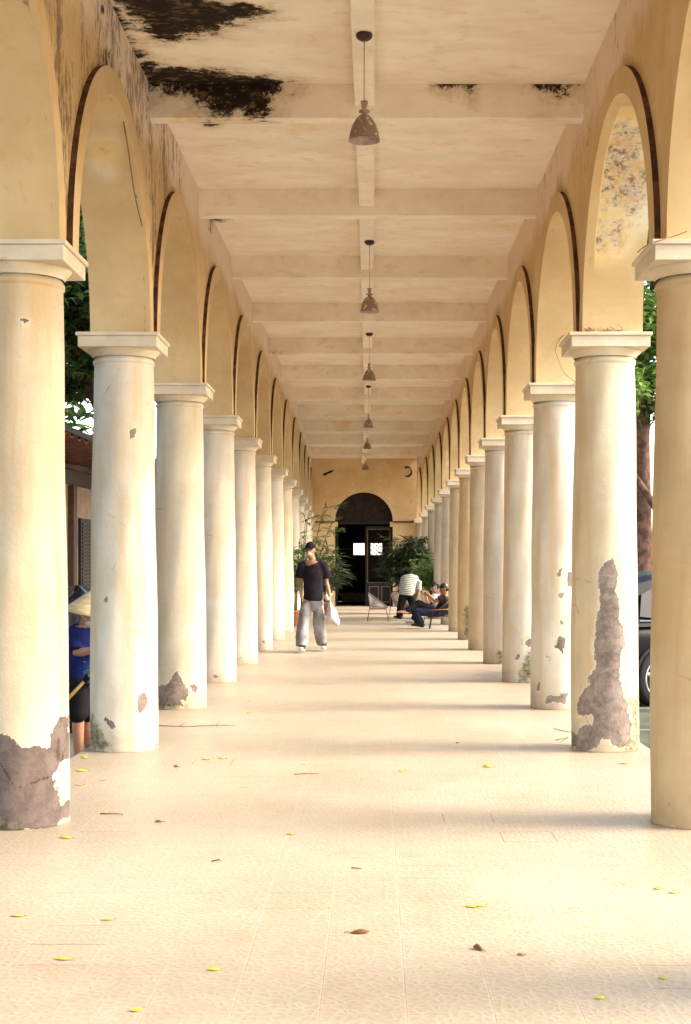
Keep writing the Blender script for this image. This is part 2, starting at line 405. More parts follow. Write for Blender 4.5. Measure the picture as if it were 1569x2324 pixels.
COLLAB = {
 (-1,0): 'cream column with a large bare cement patch round its foot, nearest on the left',
 (-1,1): 'cream column with green mould at its foot, beside the woman in the conical hat',
 (-1,2): 'cream column with a triangular bare patch at its foot, third in the left row',
 (-1,3): 'clean cream column with one small chip at its foot, fourth in the left row',
 (-1,4): 'cream column standing fifth from the front in the left row',
 (-1,5): 'cream column standing sixth from the front in the left row',
 (-1,6): 'cream column standing seventh from the front in the left row',
 (-1,7): 'cream column just left of the walking man, eighth in the left row',
 (-1,8): 'cream column half hidden by the left bush, ninth in the left row',
 (-1,9): 'cream column behind the left bush, tenth in the left row',
 (-1,10): 'cream column behind the left bush, eleventh in the left row',
 (-1,11): 'cream column behind the left bush, last free one of the left row',
 (-1,12): 'cream half column against the end wall, left corner',
 (1,0): 'smooth cream column with one dark chip at its foot, nearest on the right',
 (1,1): 'cream column with a tall ragged strip of bare cement, second in the right row',
 (1,2): 'cream column with scattered small bare chips, third in the right row',
 (1,3): 'cream column with chipped plaster low on its outer side, fourth in the right row',
 (1,4): 'cream column standing fifth from the front in the right row',
 (1,5): 'cream column standing sixth from the front in the right row',
 (1,6): 'yellowish column with a dark mossy stain at its foot, seventh in the right row',
 (1,7): 'yellowish column right beside the seated men, eighth in the right row',
 (1,8): 'brightly lit cream column above the green bush, ninth in the right row',
 (1,9): 'cream column behind the green bush, tenth in the right row',
 (1,10): 'cream column behind the green bush, eleventh in the right row',
 (1,11): 'cream column behind the dark bush, last free one of the right row',
 (1,12): 'cream half column against the end wall, right corner',
}
TINT = {(1,6): (.96,.82,.56,0), (1,7): (.98,.90,.70,0), (1,5): (.97,.88,.72,0), (1,0): (.88,.72,.50,0), (1,1): (1,.92,.76,0), (-1,0): (.96,.86,.71,1), (-1,2): (.97,.94,.85,0), (-1,7): (1,.93,.78,0)}  # on the nearest pair the darker tint puts weaker light into the colour

cap_mesh = None
def make_column(side, k):
    global cap_mesh
    y = yk(k); x = axis_x(side, k); z0 = -fdrop(y); top = 3.17 - drop(y) - z0
    near = 0 <= k <= 6
    if (side, k) in COLLAB: lab, grp = COLLAB[(side, k)], ('columns of the left row' if side < 0 else 'columns of the right row')
    else: lab, grp = 'cream column nearer than the picture shows, standing beside the viewpoint', 'columns beside the viewpoint'
    root = thing('column', lab, 'column', (x, y, z0), grp)
    n = 80 if near else 40; nz = 150 if (near and k < 3) else (70 if near else 24)
    H = top - .165; g = G(); rings = []
    zs = [0, .012] + [.03 + (H-.09)*i/nz for i in range(nz+1)] + [H-.05, H-.045, H-.02, H-.015, H]
    ph = rnd.random()*6
    for z in zs:
        t = max(0, min(1, (z/H - .15)/.85))
        r = .26 - .035*t**1.3
        if z == 0: r = .262
        if z in (H-.045, H-.02): r += .010
        rings.append([((r + .0034*math.sin(3*a + ph + z*2.1) + .0022*math.sin(7*a - z*5 + ph))*math.cos(a), (r + .0034*math.sin(3*a + ph + z*2.1) + .0022*math.sin(7*a - z*5 + ph))*math.sin(a), z) for a in [2*math.pi*j/n for j in range(n)]])
    g.loft(rings)
    sh = g.build('shaft', M['column'], root, True); sh.color = TINT.get((side, k), (1, .975, .93, 0))
    W = world_pts(sh, (x, y, z0))
    cam = np.array([0, 0, CAMZ]); nrm = W - np.array([x, y, 0]); nrm[:, 2] = 0
    face = np.einsum('ij,ij->i', nrm, cam - W) > -.02
    pp = project(W); sc = W[:, 1] / KF
    for nm, D in (('peel', PEEL), ('moss', MOSS)):
        v = np.full(len(W), -.4)
        for poly in D.get((side, k), []):
            v = np.maximum(v, np.where(face, signed_dist(pp, poly) * sc, -.4))
        hid = ~face
        # the side nobody photographed: chance patches near the ground
        if nm == 'moss':
            v = np.maximum(v, .02 - (W[:, 2]-z0)*1.6 - .16)
        attr(sh, nm, v)
    if cap_mesh is None:
        g = G()
        pr = [(.236,-.165),(.242,-.155),(.252,-.14),(.268,-.125),(.276,-.112),(.276,-.108)]
        g.lathe(pr, 48)
        g.box(-.297,.297,-.297,.297,-.109,-.026); g.box(-.312,.312,-.312,.312,-.0262,0)
        o = g.build('capital', M['capital'], root); cap_mesh = o.data
        for p in o.data.polygons: p.use_smooth = len(p.vertices) == 4 and abs(p.normal.z) < .95 and p.index < 48*5
        o.location = (0, 0, top); bevel(o, .006, 2)
    else:
        o = bpy.data.objects.new('capital', cap_mesh); COL.objects.link(o); o.parent = root; o.location = (0, 0, top); bevel(o, .006, 2)
    return root
for k in range(-3, 13):
    for s in (-1, 1): make_column(s, k)

# arcade walls over the columns
def Wp(x, y, z): return (x + bend(y), y, z - drop(y))
PIER, SPR = .25, 3.17
RAD = 1.57 - PIER
def arcade(side):
    ax = X_L if side < 0 else X_R
    xi, xo = ax - side*HALF, ax + side*HOUT        # corridor face, outer face
    g = G(); NA, NV = 64, 12
    TOP = 5.32
    tagv = []
    for k in range(-4, 12):
        y0, y1 = yk(k), yk(k+1); yc = (y0+y1)/2
        arc = [(yc - RAD*math.cos(math.pi*i/NA), SPR + RAD*math.sin(math.pi*i/NA)) for i in range(NA+1)]
        strip = [(y0, SPR), (y0+PIER*.5, SPR)] + arc + [(y1-PIER*.5, SPR), (y1, SPR)]
        for xf, flip in ((xi, side > 0), (xo, side < 0)):
            vs = []; fs = []
            for (y, zb) in strip:
                for j in range(NV+1): vs.append(Wp(xf, y, zb + (TOP-zb)*j/NV))
            for i in range(len(strip)-1):
                for j in range(NV):
                    a = i*(NV+1)+j; q = (a, a+NV+1, a+NV+2, a+1)
                    fs.append(q if not flip else q[::-1])
            g.add(vs, fs)
        NX = 10; vs = []; fs = []
        for (y, z) in arc:
            for j in range(NX+1): vs.append(Wp(xi + (xo-xi)*j/NX, y, z))
        for i in range(NA):
            for j in range(NX):
                a = i*(NX+1)+j; q = (a, a+NX+1, a+NX+2, a+1)
                fs.append(q[::-1] if side < 0 else q)
        g.add(vs, fs)
        vs = [Wp(x, y, TOP) for y in (y0, y1) for x in (xi, xo)]; g.add(vs, [(0,1,3,2)])
    o = g.build('arcade_wall', M['wall'], None, False)
    P = world_pts(o); lift = np.array([drop(y) for y in P[:, 1]]); attr(o, 'lift', lift)
    pp = project(P); sc = P[:, 1]/KF
    mould = np.full(len(P), -.5); peel = np.full(len(P), -.5); damp = np.zeros(len(P))
    inner = np.abs(P[:, 0] - np.array([bend(y) for y in P[:, 1]]) - xi) < .01
    if side < 0:
        damp = np.where(inner, np.clip((kk(P[:, 1]) + 1.2)/.8, 0, 1)*np.clip((2.1 - kk(P[:, 1]))/.7, 0, 1), 0)
        for poly in (mp(z1, [(455,290),(470,225),(485,215),(498,230),(500,300),(480,300)]), mp(z1, [(655,330),(680,380),(682,545),(668,540),(668,400)]), mp(z1, [(470,0),(480,0),(470,60),(462,60)]), mp(z1, [(948,985),(965,985),(965,1050),(955,1050)])):
            mould = np.maximum(mould, np.where(inner, signed_dist(pp, poly)*sc, -.5))
        for poly in (mp(z1, [(430,650),(500,650),(512,700),(490,770),(455,745)]),):
            peel = np.maximum(peel, np.where((~inner) & (P[:, 1] > yk(.5)) & (P[:, 1] < yk(1)), signed_dist(pp, poly)*sc - .03, -.5))
    else:
        damp = np.where(inner, .55*np.clip((kk(P[:, 1]) + .2)/.6, 0, 1)*np.clip((3.0 - kk(P[:, 1]))/1.0, 0, 1), 0)
        for poly in (mp(z2, [(1085,600),(1095,590),(1100,680),(1088,690)]), mp(z2, [(612,1320),(625,1280),(632,1290),(628,1340)])):
            mould = np.maximum(mould, np.where(inner, signed_dist(pp, poly)*sc, -.5))
        for poly in (mp(z2, [(1180,640),(1240,600),(1290,550),(1330,600),(1350,760),(1365,900),(1335,990),(1290,960),(1250,910),(1215,930),(1170,880),(1145,870),(1160,760)]), mp(z2, [(1125,1020),(1155,1010),(1165,1140),(1130,1110)]), mp(z2, [(1190,1060),(1250,980),(1275,1030),(1220,1120)])):
            peel = np.maximum(peel, np.where((~inner) & (P[:, 1] > yk(.5)) & (P[:, 1] < yk(1)), signed_dist(pp, poly)*sc + .03, -.5))
        m2 = (~inner) & (P[:, 1] > yk(7.5)) & (P[:, 1] < yk(8))
        peel = np.maximum(peel, np.where(m2, .06 - np.abs(P[:, 2] - 3.75), -.5))
    attr(o, 'mould', mould); attr(o, 'peel', peel); attr(o, 'damp', damp)
    tag(o, ('ochre arcade wall with dark-edged round arches over the left columns, stained black near the ceiling' if side < 0 else 'ochre arcade wall with dark-edged round arches over the right columns, plaster flaking inside its first arch'), 'arcade wall')
    # raised band round every arch, its outer edge brown with grime
    B, PR = .165, .036; xb = xi - side*PR
    for k in range(-4, 12):
        yc = (yk(k)+yk(k+1))/2; g = G(); NB = 56; vs = []
        for i in range(NB+1):
            t = math.pi*i/NB; c, s_ = math.cos(t), math.sin(t)
            for x, r in ((xi, RAD), (xb, RAD), (xb, RAD+B), (xi, RAD+B)):
                vs.append(Wp(x, yc - r*c, SPR + r*s_))
        f1, f2 = [], []
        for i in range(NB):
            a = i*4
            for j in range(3):
                q = (a+j, a+j+4, a+j+5, a+j+1)
                (f2 if j == 2 else f1).append(q if side > 0 else q[::-1])
        f1 += [(0,1,2,3), tuple(NB*4+j for j in (3,2,1,0))]
        b0 = len(g.v); g.add(vs, f1, 0); g.f += [[b0+i for i in f] for f in f2]; g.m += [1]*len(f2)
        a_ = g.build('archivolt', [M['wall'], M['rim']], o)
        Q = world_pts(a_)
        for nm in ('mould', 'peel'): attr(a_, nm, np.full(len(Q), -.5))
        attr(a_, 'lift', np.full(len(Q), -1.0)); attr(a_, 'damp', np.full(len(Q), .3 if side < 0 and k in (0, -1) else 0.0))
    return o
WL = arcade(-1); WR = arcade(1)

# ceiling with cross beams and a rib down the middle
CZ, BZ, RZ = 5.11, 4.85, 4.94
def slab_pt(px, py):
    d = (CZ - CAMZ)*KF/(HY - py); return ((px - HX)*d/KF, d)
def grid(g, P00, P10, P01, nu, nv, flip=False, mi=0, warp=True):
    P00, P10, P01 = map(Vector, (P00, P10, P01)); vs = []; fs = []
    for i in range(nu+1):
        for j in range(nv+1):
            p = P00 + (P10-P00)*(i/nu) + (P01-P00)*(j/nv)
            vs.append(Wp(*p) if warp else tuple(p))
    for i in range(nu):
        for j in range(nv):
            a = i*(nv+1)+j; q = (a, a+nv+1, a+nv+2, a+1); fs.append(q[::-1] if flip else q)
    g.add(vs, fs, mi)
XA, XB = X_L + HALF, X_R - HALF
g = G()
for (k0, k1, nu, nv) in ((-4,0,20,20), (0,3.5,70,200), (3.5,12.1,40,160)):
    grid(g, (XA-.1, yk(k0), CZ), (XB+.1, yk(k0), CZ), (XA-.1, yk(k1), CZ), nu, nv, flip=True)
grid(g, (XA-.1, yk(-4), CZ+.18), (XB+.1, yk(-4), CZ+.18), (XA-.1, yk(12.1), CZ+.18), 2, 60)
ceil = g.build('ceiling', M['ceiling']); tag(ceil, 'pale whitewashed ceiling with black mould at its left front corner', 'ceiling', None, 'structure')
P = world_pts(ceil); v = np.full(len(P), -.9)
for poly in (mp(z1, [(480,-40),(540,10),(600,60),(640,120),(690,150),(760,185),(860,165),(1000,130),(1110,90),(1230,70),(1170,30),(1000,0),(820,-30)]),
             mp(z1, [(500,30),(520,20),(600,190),(640,240),(700,308),(900,316),(1100,332),(1330,366),(1290,390),(665,390),(645,325),(600,250)]),
             [(470,487),(522,487),(512,496),(478,500)], mp(z1, [(945,545),(1010,545),(960,570)])):
    v = np.maximum(v, signed_dist(P[:, :2], [slab_pt(*q) for q in poly]) + .035)
attr(ceil, 'mould', v)
BEAMPOLY = {1: [mp(z1, [(670,340),(1320,355),(1310,368),(1215,430),(1205,520),(1100,500),(1000,520),(955,520),(935,465),(880,430),(800,398),(690,395)]), mp(z2, [(460,358),(578,358),(552,388),(530,380)]), mp(z2, [(878,368),(1013,368),(1005,400),(965,405),(920,388)])],
            5: [[(630,815),(662,818),(655,836),(648,852),(630,852)]]}
for k in range(-3, 12):
    y = yk(k); g = G(); a, b = y-.075, y+.075
    nx = 110 if 0 < k < 3 else 30
    grid(g, (XA-.05, a, BZ), (XB+.05, a, BZ), (XA-.05, a, CZ+.004), nx, 8)
    grid(g, (XA-.05, b, BZ), (XB+.05, b, BZ), (XA-.05, b, CZ+.004), nx, 4, flip=True)
    grid(g, (XA-.05, a, BZ), (XB+.05, a, BZ), (XA-.05, b, BZ), nx, 4, flip=True)
    o = g.build('cross_beam', M['ceiling'], ceil)
    Q = world_pts(o); v = np.full(len(Q), -.9); pp = project(Q)
    for poly in BEAMPOLY.get(k, []): v = np.maximum(v, signed_dist(pp, poly)*Q[:, 1]/KF + .055)
    attr(o, 'mould', v)
def rib_x(y): return -.075 - .012*max(0, kk(y)-2) + (0 if kk(y) < 6 else 0)*1.0
for k in range(-3, 12):
    y0, y1 = yk(k)+.075, yk(k+1)-.075; g = G(); vs = []; 
    for i in range(9):
        y = y0 + (y1-y0)*i/8; xc = rib_x(y) - bend(y) + bend(y)*.55
        vs += [Wp(xc-.075, y, CZ+.003), Wp(xc-.075, y, RZ), Wp(xc+.075, y, RZ), Wp(xc+.075, y, CZ+.003)]
    fs = []
    for i in range(8):
        for j in range(3): q = (i*4+j, i*4+j+4, i*4+j+5, i*4+j+1); fs.append(q[::-1])
    g.add(vs, fs); o = g.build('ceiling_rib', M['ceiling'], ceil); attr(o, 'mould', np.full(36, -.9))

# floor slab of embossed tiles, and the lower ground outside
FL, FR = -2.23, 2.125
g = G(); ys = [-6 + i*.5 for i in range(105)]
vs = []
for y in ys:
    z = -fdrop(y); b = bend(y)
    vs += [(FL+b, y, z), (FR+b, y, z), (FR+b, y, -.34), (FL+b, y, -.34)]
fs = []
for i in range(len(ys)-1):
    a = i*4; fs += [(a, a+1, a+5, a+4), (a+1, a+2, a+6, a+5), (a+3, a, a+4, a+7)]
fs += [(0,3,2,1)]
g.add(vs, fs)
fl = g.build('floor', M['floor']); tag(fl, 'embossed cream tile floor of the passage', 'floor', None, 'structure')
g = G(); g.add([(-600,-200,-.3),(600,-200,-.3),(600,900,-.3),(-600,900,-.3)], [(0,1,2,3)])
gr = g.build('ground', M['ground']); tag(gr, 'mossy dark paving outside the passage', 'ground', None, 'structure')
M['paint'] = simple('road_paint', (.22,.22,.17), .8, .3, 20)
g = G(); g.box(2.6,7.5,16.9,17.0,-.299,-.296); g.box(2.6,7.5,14.75,14.85,-.299,-.296)
mk = g.build('road_marking', M['paint']); tag(mk, 'pale painted lines on the mossy ground', 'road marking', None, 'structure')
# ------------------------------------------------------------------ end wall with arched doorway
YW = 45.86; ZF = -fdrop(45); DXC, DR, DSP = -.335, .925, 2.66
M['endwall'] = mat_wall(((.62,.44,.23),(.74,.57,.33)))
M['endwall'].name = 'end_wall_paint'
M['dark_wood'] = simple('dark_green_wood', (.013,.011,.009), .6, .4, 12, .1)
M['trim_wood'] = simple('worn_door_trim', (.17,.125,.085), .7, .4, 30, .1)
M['iron'] = simple('dark_iron', (.014,.011,.009), .6, .3, 20, 0)
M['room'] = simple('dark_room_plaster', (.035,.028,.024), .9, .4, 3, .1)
M['room2'] = simple('grey_counter', (.16,.14,.15), .8, .3, 6, .1)
root = thing('end_wall', 'ochre end wall of the passage with a dark arched doorway', 'wall', (DXC, YW, ZF))
off = (DXC, YW, ZF)
g = G(); N = 48
arc = [(DXC - DR*math.cos(math.pi*i/N), DSP + DR*math.sin(math.pi*i/N)) for i in range(N+1)]
XL, XR, ZT = -4.2, 3.6, 6.2
def q4(a, b, c, d): g.add([a, b, c, d], [(0,1,2,3)])
def sheet(x0, x1, z0, z1, y=YW, n=10):
    vs = [(x0+(x1-x0)*i/n, y, z0+(z1-z0)*j/n) for i in range(n+1) for j in range(n+1)]
    fs = [(i*(n+1)+j, (i+1)*(n+1)+j, (i+1)*(n+1)+j+1, i*(n+1)+j+1) for i in range(n) for j in range(n)]
    g.add(vs, fs)
sheet(XL, DXC-DR, ZF-.3, ZT); sheet(DXC+DR, XR, ZF-.3, ZT)
for i in range(N):
    (xa, za), (xb, zb) = arc[i], arc[i+1]; vs = []
    for j in range(9): vs += [(xa, YW, za+(ZT-za)*j/8), (xb, YW, zb+(ZT-zb)*j/8)]
    g.add(vs, [(2*j, 2*j+1, 2*j+3, 2*j+2) for j in range(8)])
    q4((xa,YW,za),(xa,YW+.38,za),(xb,YW+.38,zb),(xb,YW,zb))
for s in (-1, 1):
    x = DXC + s*DR; q4((x,YW,ZF-.3),(x,YW,DSP),(x,YW+.38,DSP),(x,YW+.38,ZF-.3))
g.box(XL, XR, YW+.02, YW+.3, ZT, ZT+.05)
o = g.build('wall', M['endwall'], root, False, off)
Q = world_pts(o, off); pp = project(Q)
v = np.full(len(Q), -.5)
# fine dabs of black mould need finer mesh than the wall has: they get small raised plaster scars of their own
attr(o, 'mould', v); attr(o, 'peel', v); attr(o, 'damp', np.full(len(Q), .25)); attr(o, 'lift', np.full(len(Q), -1.0))
M['scar'] = simple('black_damp_scar', (.05,.035,.03), .9, .6, 25, .4)
def scar(px, py, w, h, ang):
    g = G(); c = unproj(px, py, YW); n = 16; vs = []
    for j in range(n):
        a = 2*math.pi*j/n; r = 1 + .35*math.sin(3*a+px) + .2*math.sin(5*a+py)
        x, z = w*r*math.cos(a), h*r*math.sin(a)
        vs.append((c.x + x*math.cos(ang) - z*math.sin(ang), YW-.006, c.z + x*math.sin(ang) + z*math.cos(ang)))
    g.add(vs + [(p[0], YW+.01, p[2]) for p in vs], [tuple(range(n))[::-1]] + [(j, (j+1)%n, n+(j+1)%n, n+j) for j in range(n)])
    return g.build('damp_scar', M['scar'], root, False, off)
scar(743, 1074, .17, .035, .35); scar(750, 1070, .12, .03, .5)
g = G(); cpt = unproj(925, 1070, YW); pts = [(cpt.x + .14*math.cos(a), YW-.004, cpt.z + .15*math.sin(a)) for a in [-2.3 + i*.3 for i in range(16)]]
g.tube(pts, [.008 + .022*abs(math.sin(i*.33)) for i in range(16)], 8); g.build('ring_stain', M['scar'], root, True, off)
g = G(); g.box(DXC+DR, 1.75, YW-.05, YW+.01, DSP-.045, DSP); g.box(-2.3, DXC-DR, YW-.05, YW+.01, DSP-.045, DSP)
sc_ = g.build('string_course', M['rim'], root, False, off)
g = G(); g.box(DXC+DR-.09, DXC+DR+.003, YW+.003, YW+.3, DSP-.17, DSP-.02); g.box(DXC-DR-.003, DXC-DR+.09, YW+.003, YW+.3, DSP-.17, DSP-.02)
im = g.build('impost', M['endwall'], root, False, off); n_ = len(im.data.vertices)
for nm, val in (('mould',-.5),('peel',-.5),('damp',0.),('lift',-1.)): attr(im, nm, np.full(n_, val))
# fanlight: boarded half round with thin bars
g = G(); yf = YW+.22
vs = [(DXC, yf, DSP)] + [(x, yf, z) for x, z in arc]
g.add(vs, [(0, i+1, i+2) for i in range(N)])
vs = [(x, yf+.04, z) for x, z in arc]
fan = g.build('fanlight', simple('fanlight_board', (.026,.015,.011), .7, .4, 8, .1), root, False, off)
g = G()
for i in range(1, 6):
    a = math.pi*i/6; g.tube([(DXC, yf-.012, DSP), (DXC-DR*math.cos(a)*.98, yf-.012, DSP+DR*math.sin(a)*.98)], .010, 6)
for rr in (.4, .7): g.tube([(DXC-DR*rr*math.cos(math.pi*i/20), yf-.012, DSP+DR*rr*math.sin(math.pi*i/20)) for i in range(21)], .010, 6)
fb = g.build('glazing_bars', M['trim_wood'], fan, True, off)
fb.data.materials[0] = simple('fanlight_bar', (.028,.018,.013), .7, .3, 20, 0)
g = G(); g.box(DXC-DR, DXC+DR, YW+.16, YW+.28, DSP-.09, DSP+.01); g.build('lintel', M['dark_wood'], root, False, off)
# right door leaf, shut: lattice over two panels
def pxw(px, py): p = unproj(px, py, YW+.2); return p.x, p.z
def leaf_door():
    x0, zt = pxw(829.5, 1194); x1, zb = pxw(894, 1376.5); y = YW+.2
    gx0, gzt = pxw(833.8, 1200); gx1, gzb = pxw(886, 1322.5)
    g = G()
    g.box(x0, gx0, y, y+.06, zb, zt); g.box(gx1, x1, y, y+.06, zb, zt); g.box(gx0, gx1, y+.001, y+.059, gzt, zt); g.box(gx0, gx1, y+.001, y+.059, zb, gzb)
    d = g.build('door_leaf', M['dark_wood'], root, False, off)
    g = G(); w = .022
    def fr(ax0, ax1, az0, az1, ww):
        g.box(ax0, ax1, y-.02, y-.001, az1-ww, az1); g.box(ax0, ax1, y-.02, y-.001, az0, az0+ww)
        g.box(ax0, ax0+ww, y-.02, y-.001, az0+ww, az1-ww); g.box(ax1-ww, ax1, y-.02, y-.001, az0+ww, az1-ww)
    fr(gx0, gx1, gzb, gzt, w)
    for (a, b) in ((837.5, 860.5), (865.5, 887.5)):
        px0, pzt = pxw(a, 1329.5); px1, pzb = pxw(b, 1367); fr(px0, px1, pzb, pzt, .035)
    g.build('panel_frame', M['trim_wood'], d, False, off)
    g = G(); cw = (gx1-gx0)/5; rh = cw*.5; r = 0; z = gzb
    while z < gzt - .02:
        o_ = (r % 2)*cw/2
        for c in range(-1, 6):
            pts = []
            for i in range(9):
                a = math.pi*i/8; xx = gx0 + o_ + (c+.5)*cw - cw/2*math.cos(a); zz = z + rh*.95*math.sin(a)
                pts.append((min(max(xx, gx0), gx1), y+.03, min(zz, gzt)))
            if pts[-1][0] - pts[0][0] > .02: g.tube(pts, .010, 5)
        z += rh; r += 1
    g.build('scale_lattice', M['iron'], d, True, off)
leaf_door()
g = G(); g.box(DXC-DR+.02, DXC-DR+.08, YW+.3, YW+1.15, ZF+.02, DSP-.1); g.build('door_leaf', M['dark_wood'], root, False, off)
# the room behind, with two square openings in its far wall
yb = YW + 5.0; d = yb; pm = KF/d
wins = []
for (a, b) in ((802.6, 827.5), (841.8, 867.7)):
    wins.append(((a-HX)/pm, (b-HX)/pm, CAMZ + (HY-1258.8)/pm, CAMZ + (HY-1232.5)/pm))
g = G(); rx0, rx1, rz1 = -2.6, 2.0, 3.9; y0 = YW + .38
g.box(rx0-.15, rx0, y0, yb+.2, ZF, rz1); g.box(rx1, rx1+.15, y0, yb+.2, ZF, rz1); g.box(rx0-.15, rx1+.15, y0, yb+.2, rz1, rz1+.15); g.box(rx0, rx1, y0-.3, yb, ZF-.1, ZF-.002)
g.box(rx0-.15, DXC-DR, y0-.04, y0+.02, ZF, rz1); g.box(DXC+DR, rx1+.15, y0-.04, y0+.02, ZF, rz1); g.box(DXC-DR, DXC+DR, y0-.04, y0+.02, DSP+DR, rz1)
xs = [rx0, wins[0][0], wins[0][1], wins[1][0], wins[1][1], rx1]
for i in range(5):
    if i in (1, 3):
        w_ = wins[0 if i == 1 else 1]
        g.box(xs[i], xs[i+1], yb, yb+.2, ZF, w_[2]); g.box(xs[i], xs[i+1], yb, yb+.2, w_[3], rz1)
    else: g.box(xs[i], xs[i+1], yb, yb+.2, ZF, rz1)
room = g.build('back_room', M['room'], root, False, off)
wb = thing('added_white_building', 'white sunlit building added to brighten the two square openings of the dark room', 'building', (-1, 66, -.3))
M['white_paint'] = simple('white_render', (.50,.48,.45), .9, .08, 2, .1)
M['grey_roof'] = simple('grey_roofing', (.2,.18,.17), .9, .3, 2, .1)
Mw = Matrix.Rotation(math.radians(-48), 3, 'Z')  # added building, turned towards the sun so the openings look bright
g = G(); g.box(-7,7,-7,7,0,6, 0, Mw); g.build('wall', M['white_paint'], wb)
g = G(); g.box(-7.3,7.3,-7.3,7.3,6.002,6.3, 0, Mw); g.build('roof', M['grey_roof'], wb)
for xx in (-4.5, 0, 4.5):
    g = G(); g.box(7.0,7.04,xx-.6,xx+.6,3.6,5.1, 0, Mw); g.build('window', M['iron'], wb)
M['pale_bar'] = simple('pale_window_bar', (.6,.58,.55), .6, .2, 20, 0)
for w_ in wins[:1]:
    g = G(); xm = (w_[0]+w_[1])/2; g.box(xm-.006, xm+.006, yb+.08, yb+.1, w_[2], w_[3]); g.build('window_bar', M['pale_bar'], room, False, off)
a = unproj(777, 1345, YW+3); b = unproj(833, 1372, YW+3)
ct = thing('counter', 'low grey counter in the dark room behind the doorway', 'counter', ((a.x+b.x)/2, YW+3.2, ZF))
g = G(); g.box(a.x-(a.x+b.x)/2, (b.x-a.x)/2, -.2, .3, .05, a.z-ZF-.04); bevel(g.build('body', M['room2'], ct), .01)
g = G(); g.box((a.x-b.x)/2-.03, (b.x-a.x)/2+.03, -.24, .34, a.z-ZF-.038, a.z-ZF); bevel(g.build('counter_top', M['room2'], ct), .008)

# ------------------------------------------------------------------ pendant lamps
M['lamp_out'] = (lambda t: t.out(t.mix(t.step(t.noise(t.coord('Object', rand=5.0), 26, 3), .58, .64), (.25,.165,.125), (.66,.52,.42)), .45))(NT('lamp_enamel', .45, .5))
M['lamp_in'] = simple('lamp_inner_white', (.62,.50,.45), .5, .3, 18, 0)
M['lamp_dark'] = simple('lamp_canopy_brown', (.075,.035,.026), .5, .4, 20, 0)
M['cord'] = simple('lamp_cord', (.72,.58,.46), .6, .2, 20, 0)
M['porcelain'] = simple('lamp_neck', (.45,.34,.26), .5, .3, 20, 0)
LAMPS = [(.49,827,4.23,'largest pendant bell lamp, hanging nearest, with speckled brown shade'),
         (2.47,839,4.16,'speckled brown pendant lamp, second in the line along the ceiling rib'),
         (4.49,838.5,4.20,'brown pendant lamp with pale inner shade, third in the line of lamps'),
         (6.5,836.5,4.05,'small brown pendant lamp, fourth in the line of lamps'),
         (8.5,834,4.11,'small brown pendant lamp, fifth in the line and last but one'),
         (10.5,830,3.99,'tiny pendant lamp at the far end, right in front of the end wall')]
for (k, px, zb, lab) in LAMPS:
    y = yk(k); x = (px-HX)*y/KF; ztop = RZ - drop(y)
    L = thing('pendant_lamp', lab, 'lamp', (x, y, ztop), 'pendant lamps in a row along the passage')
    b = zb - ztop
    g = G(); g.lathe([(.0,0),(.05,0),(.056,-.012),(.05,-.03),(.028,-.045),(.0,-.046)], 24); g.build('canopy', M['lamp_dark'], L, True)
    g = G(); g.tube([(0,0,-.04),(0,0,b+.255)], .0045, 8); g.build('cord', M['cord'], L, True)
    g = G(); g.lathe([(.0,b+.262),(.026,b+.26),(.022,b+.24),(.015,b+.215),(.017,b+.205),(.036,b+.2),(.038,b+.192),(.017,b+.186),(.018,b+.165),(.0,b+.16)], 20); g.build('lamp_neck', M['porcelain'], L, True)
    g = G(); pr = [(.018,.172),(.034,.165),(.058,.14),(.079,.10),(.093,.055),(.1025,.012),(.104,0.0)]
    g.lathe([(r, b+z) for r, z in pr], 40, mi=0); g.lathe([(r-.003, b+z) for r, z in pr[::-1]], 40, mi=1)
    g.build('lamp_shade', [M['lamp_out'], M['lamp_in']], L, True)
    g = G(); g.ball((0,0,b+.07), (.028,.028,.038)); g.build('bulb', M['lamp_in'], L, True)

# ------------------------------------------------------------------ cables and small fixings
M['cable'] = simple('brown_cable', (.30,.17,.09), .7, .3, 20, 0)
def cable(pts, r, label, name='cable'):
    P = [Vector(p) for p in pts]; fine = []
    for i in range(len(P)-1):
        a, b, c, d = P[max(i-1,0)], P[i], P[i+1], P[min(i+2,len(P)-1)]
        for j in range(8):
            t = j/8; fine.append(.5*((2*b)+(c-a)*t+(2*a-5*b+4*c-d)*t*t+(3*b-a-3*c+d)*t**3))
    fine.append(P[-1]); g = G(); g.tube(fine, r, 6)
    return tag(g.build(name, M['cable'], None, True), label, 'cable')
xw = XA + .012
def lw(px, py): d = xw*KF/(px-HX); return (xw, d, CAMZ + (HY-py)*d/KF)
cable([lw(269,185), lw(285,215), lw(300,262), lw(310,320), lw(320,392)], .006, 'thin brown cable hanging down the left wall beside the first arch')
cable([lw(272,192), lw(279,262), lw(292,345), lw(306,440), lw(325,520), lw(334,545)], .005, 'longer thin brown cable following the edge of the first left arch')
d2 = yk(2) - .33
cable([unproj(1309,760,d2), unproj(1278,762,d2), unproj(1262,790,d2-.02), unproj(1268,815,d2), unproj(1282,846,d2), unproj(1305,866,d2), unproj(1300,872,d2)], .004, 'thin wire looping down above the third right capital')
d2 = yk(0) - .33
cable([unproj(1448,572,d2+.6), unproj(1462,560,d2+.3), unproj(1490,548,d2), unproj(1530,535,d2), unproj(1560,524,d2)], .003, 'dry stalk lying across the nearest right capital', 'dry_stalk')['category'] = 'stalk'
M['switch'] = simple('cream_plastic', (.7,.6,.45), .5, .15, 20, 0)
sb = thing('switch_box', 'small cream switch box on the side of the second right column', 'switch box', (axis_x(1,1)-.252, yk(1), CAMZ + (HY-1314)*yk(1)/KF))
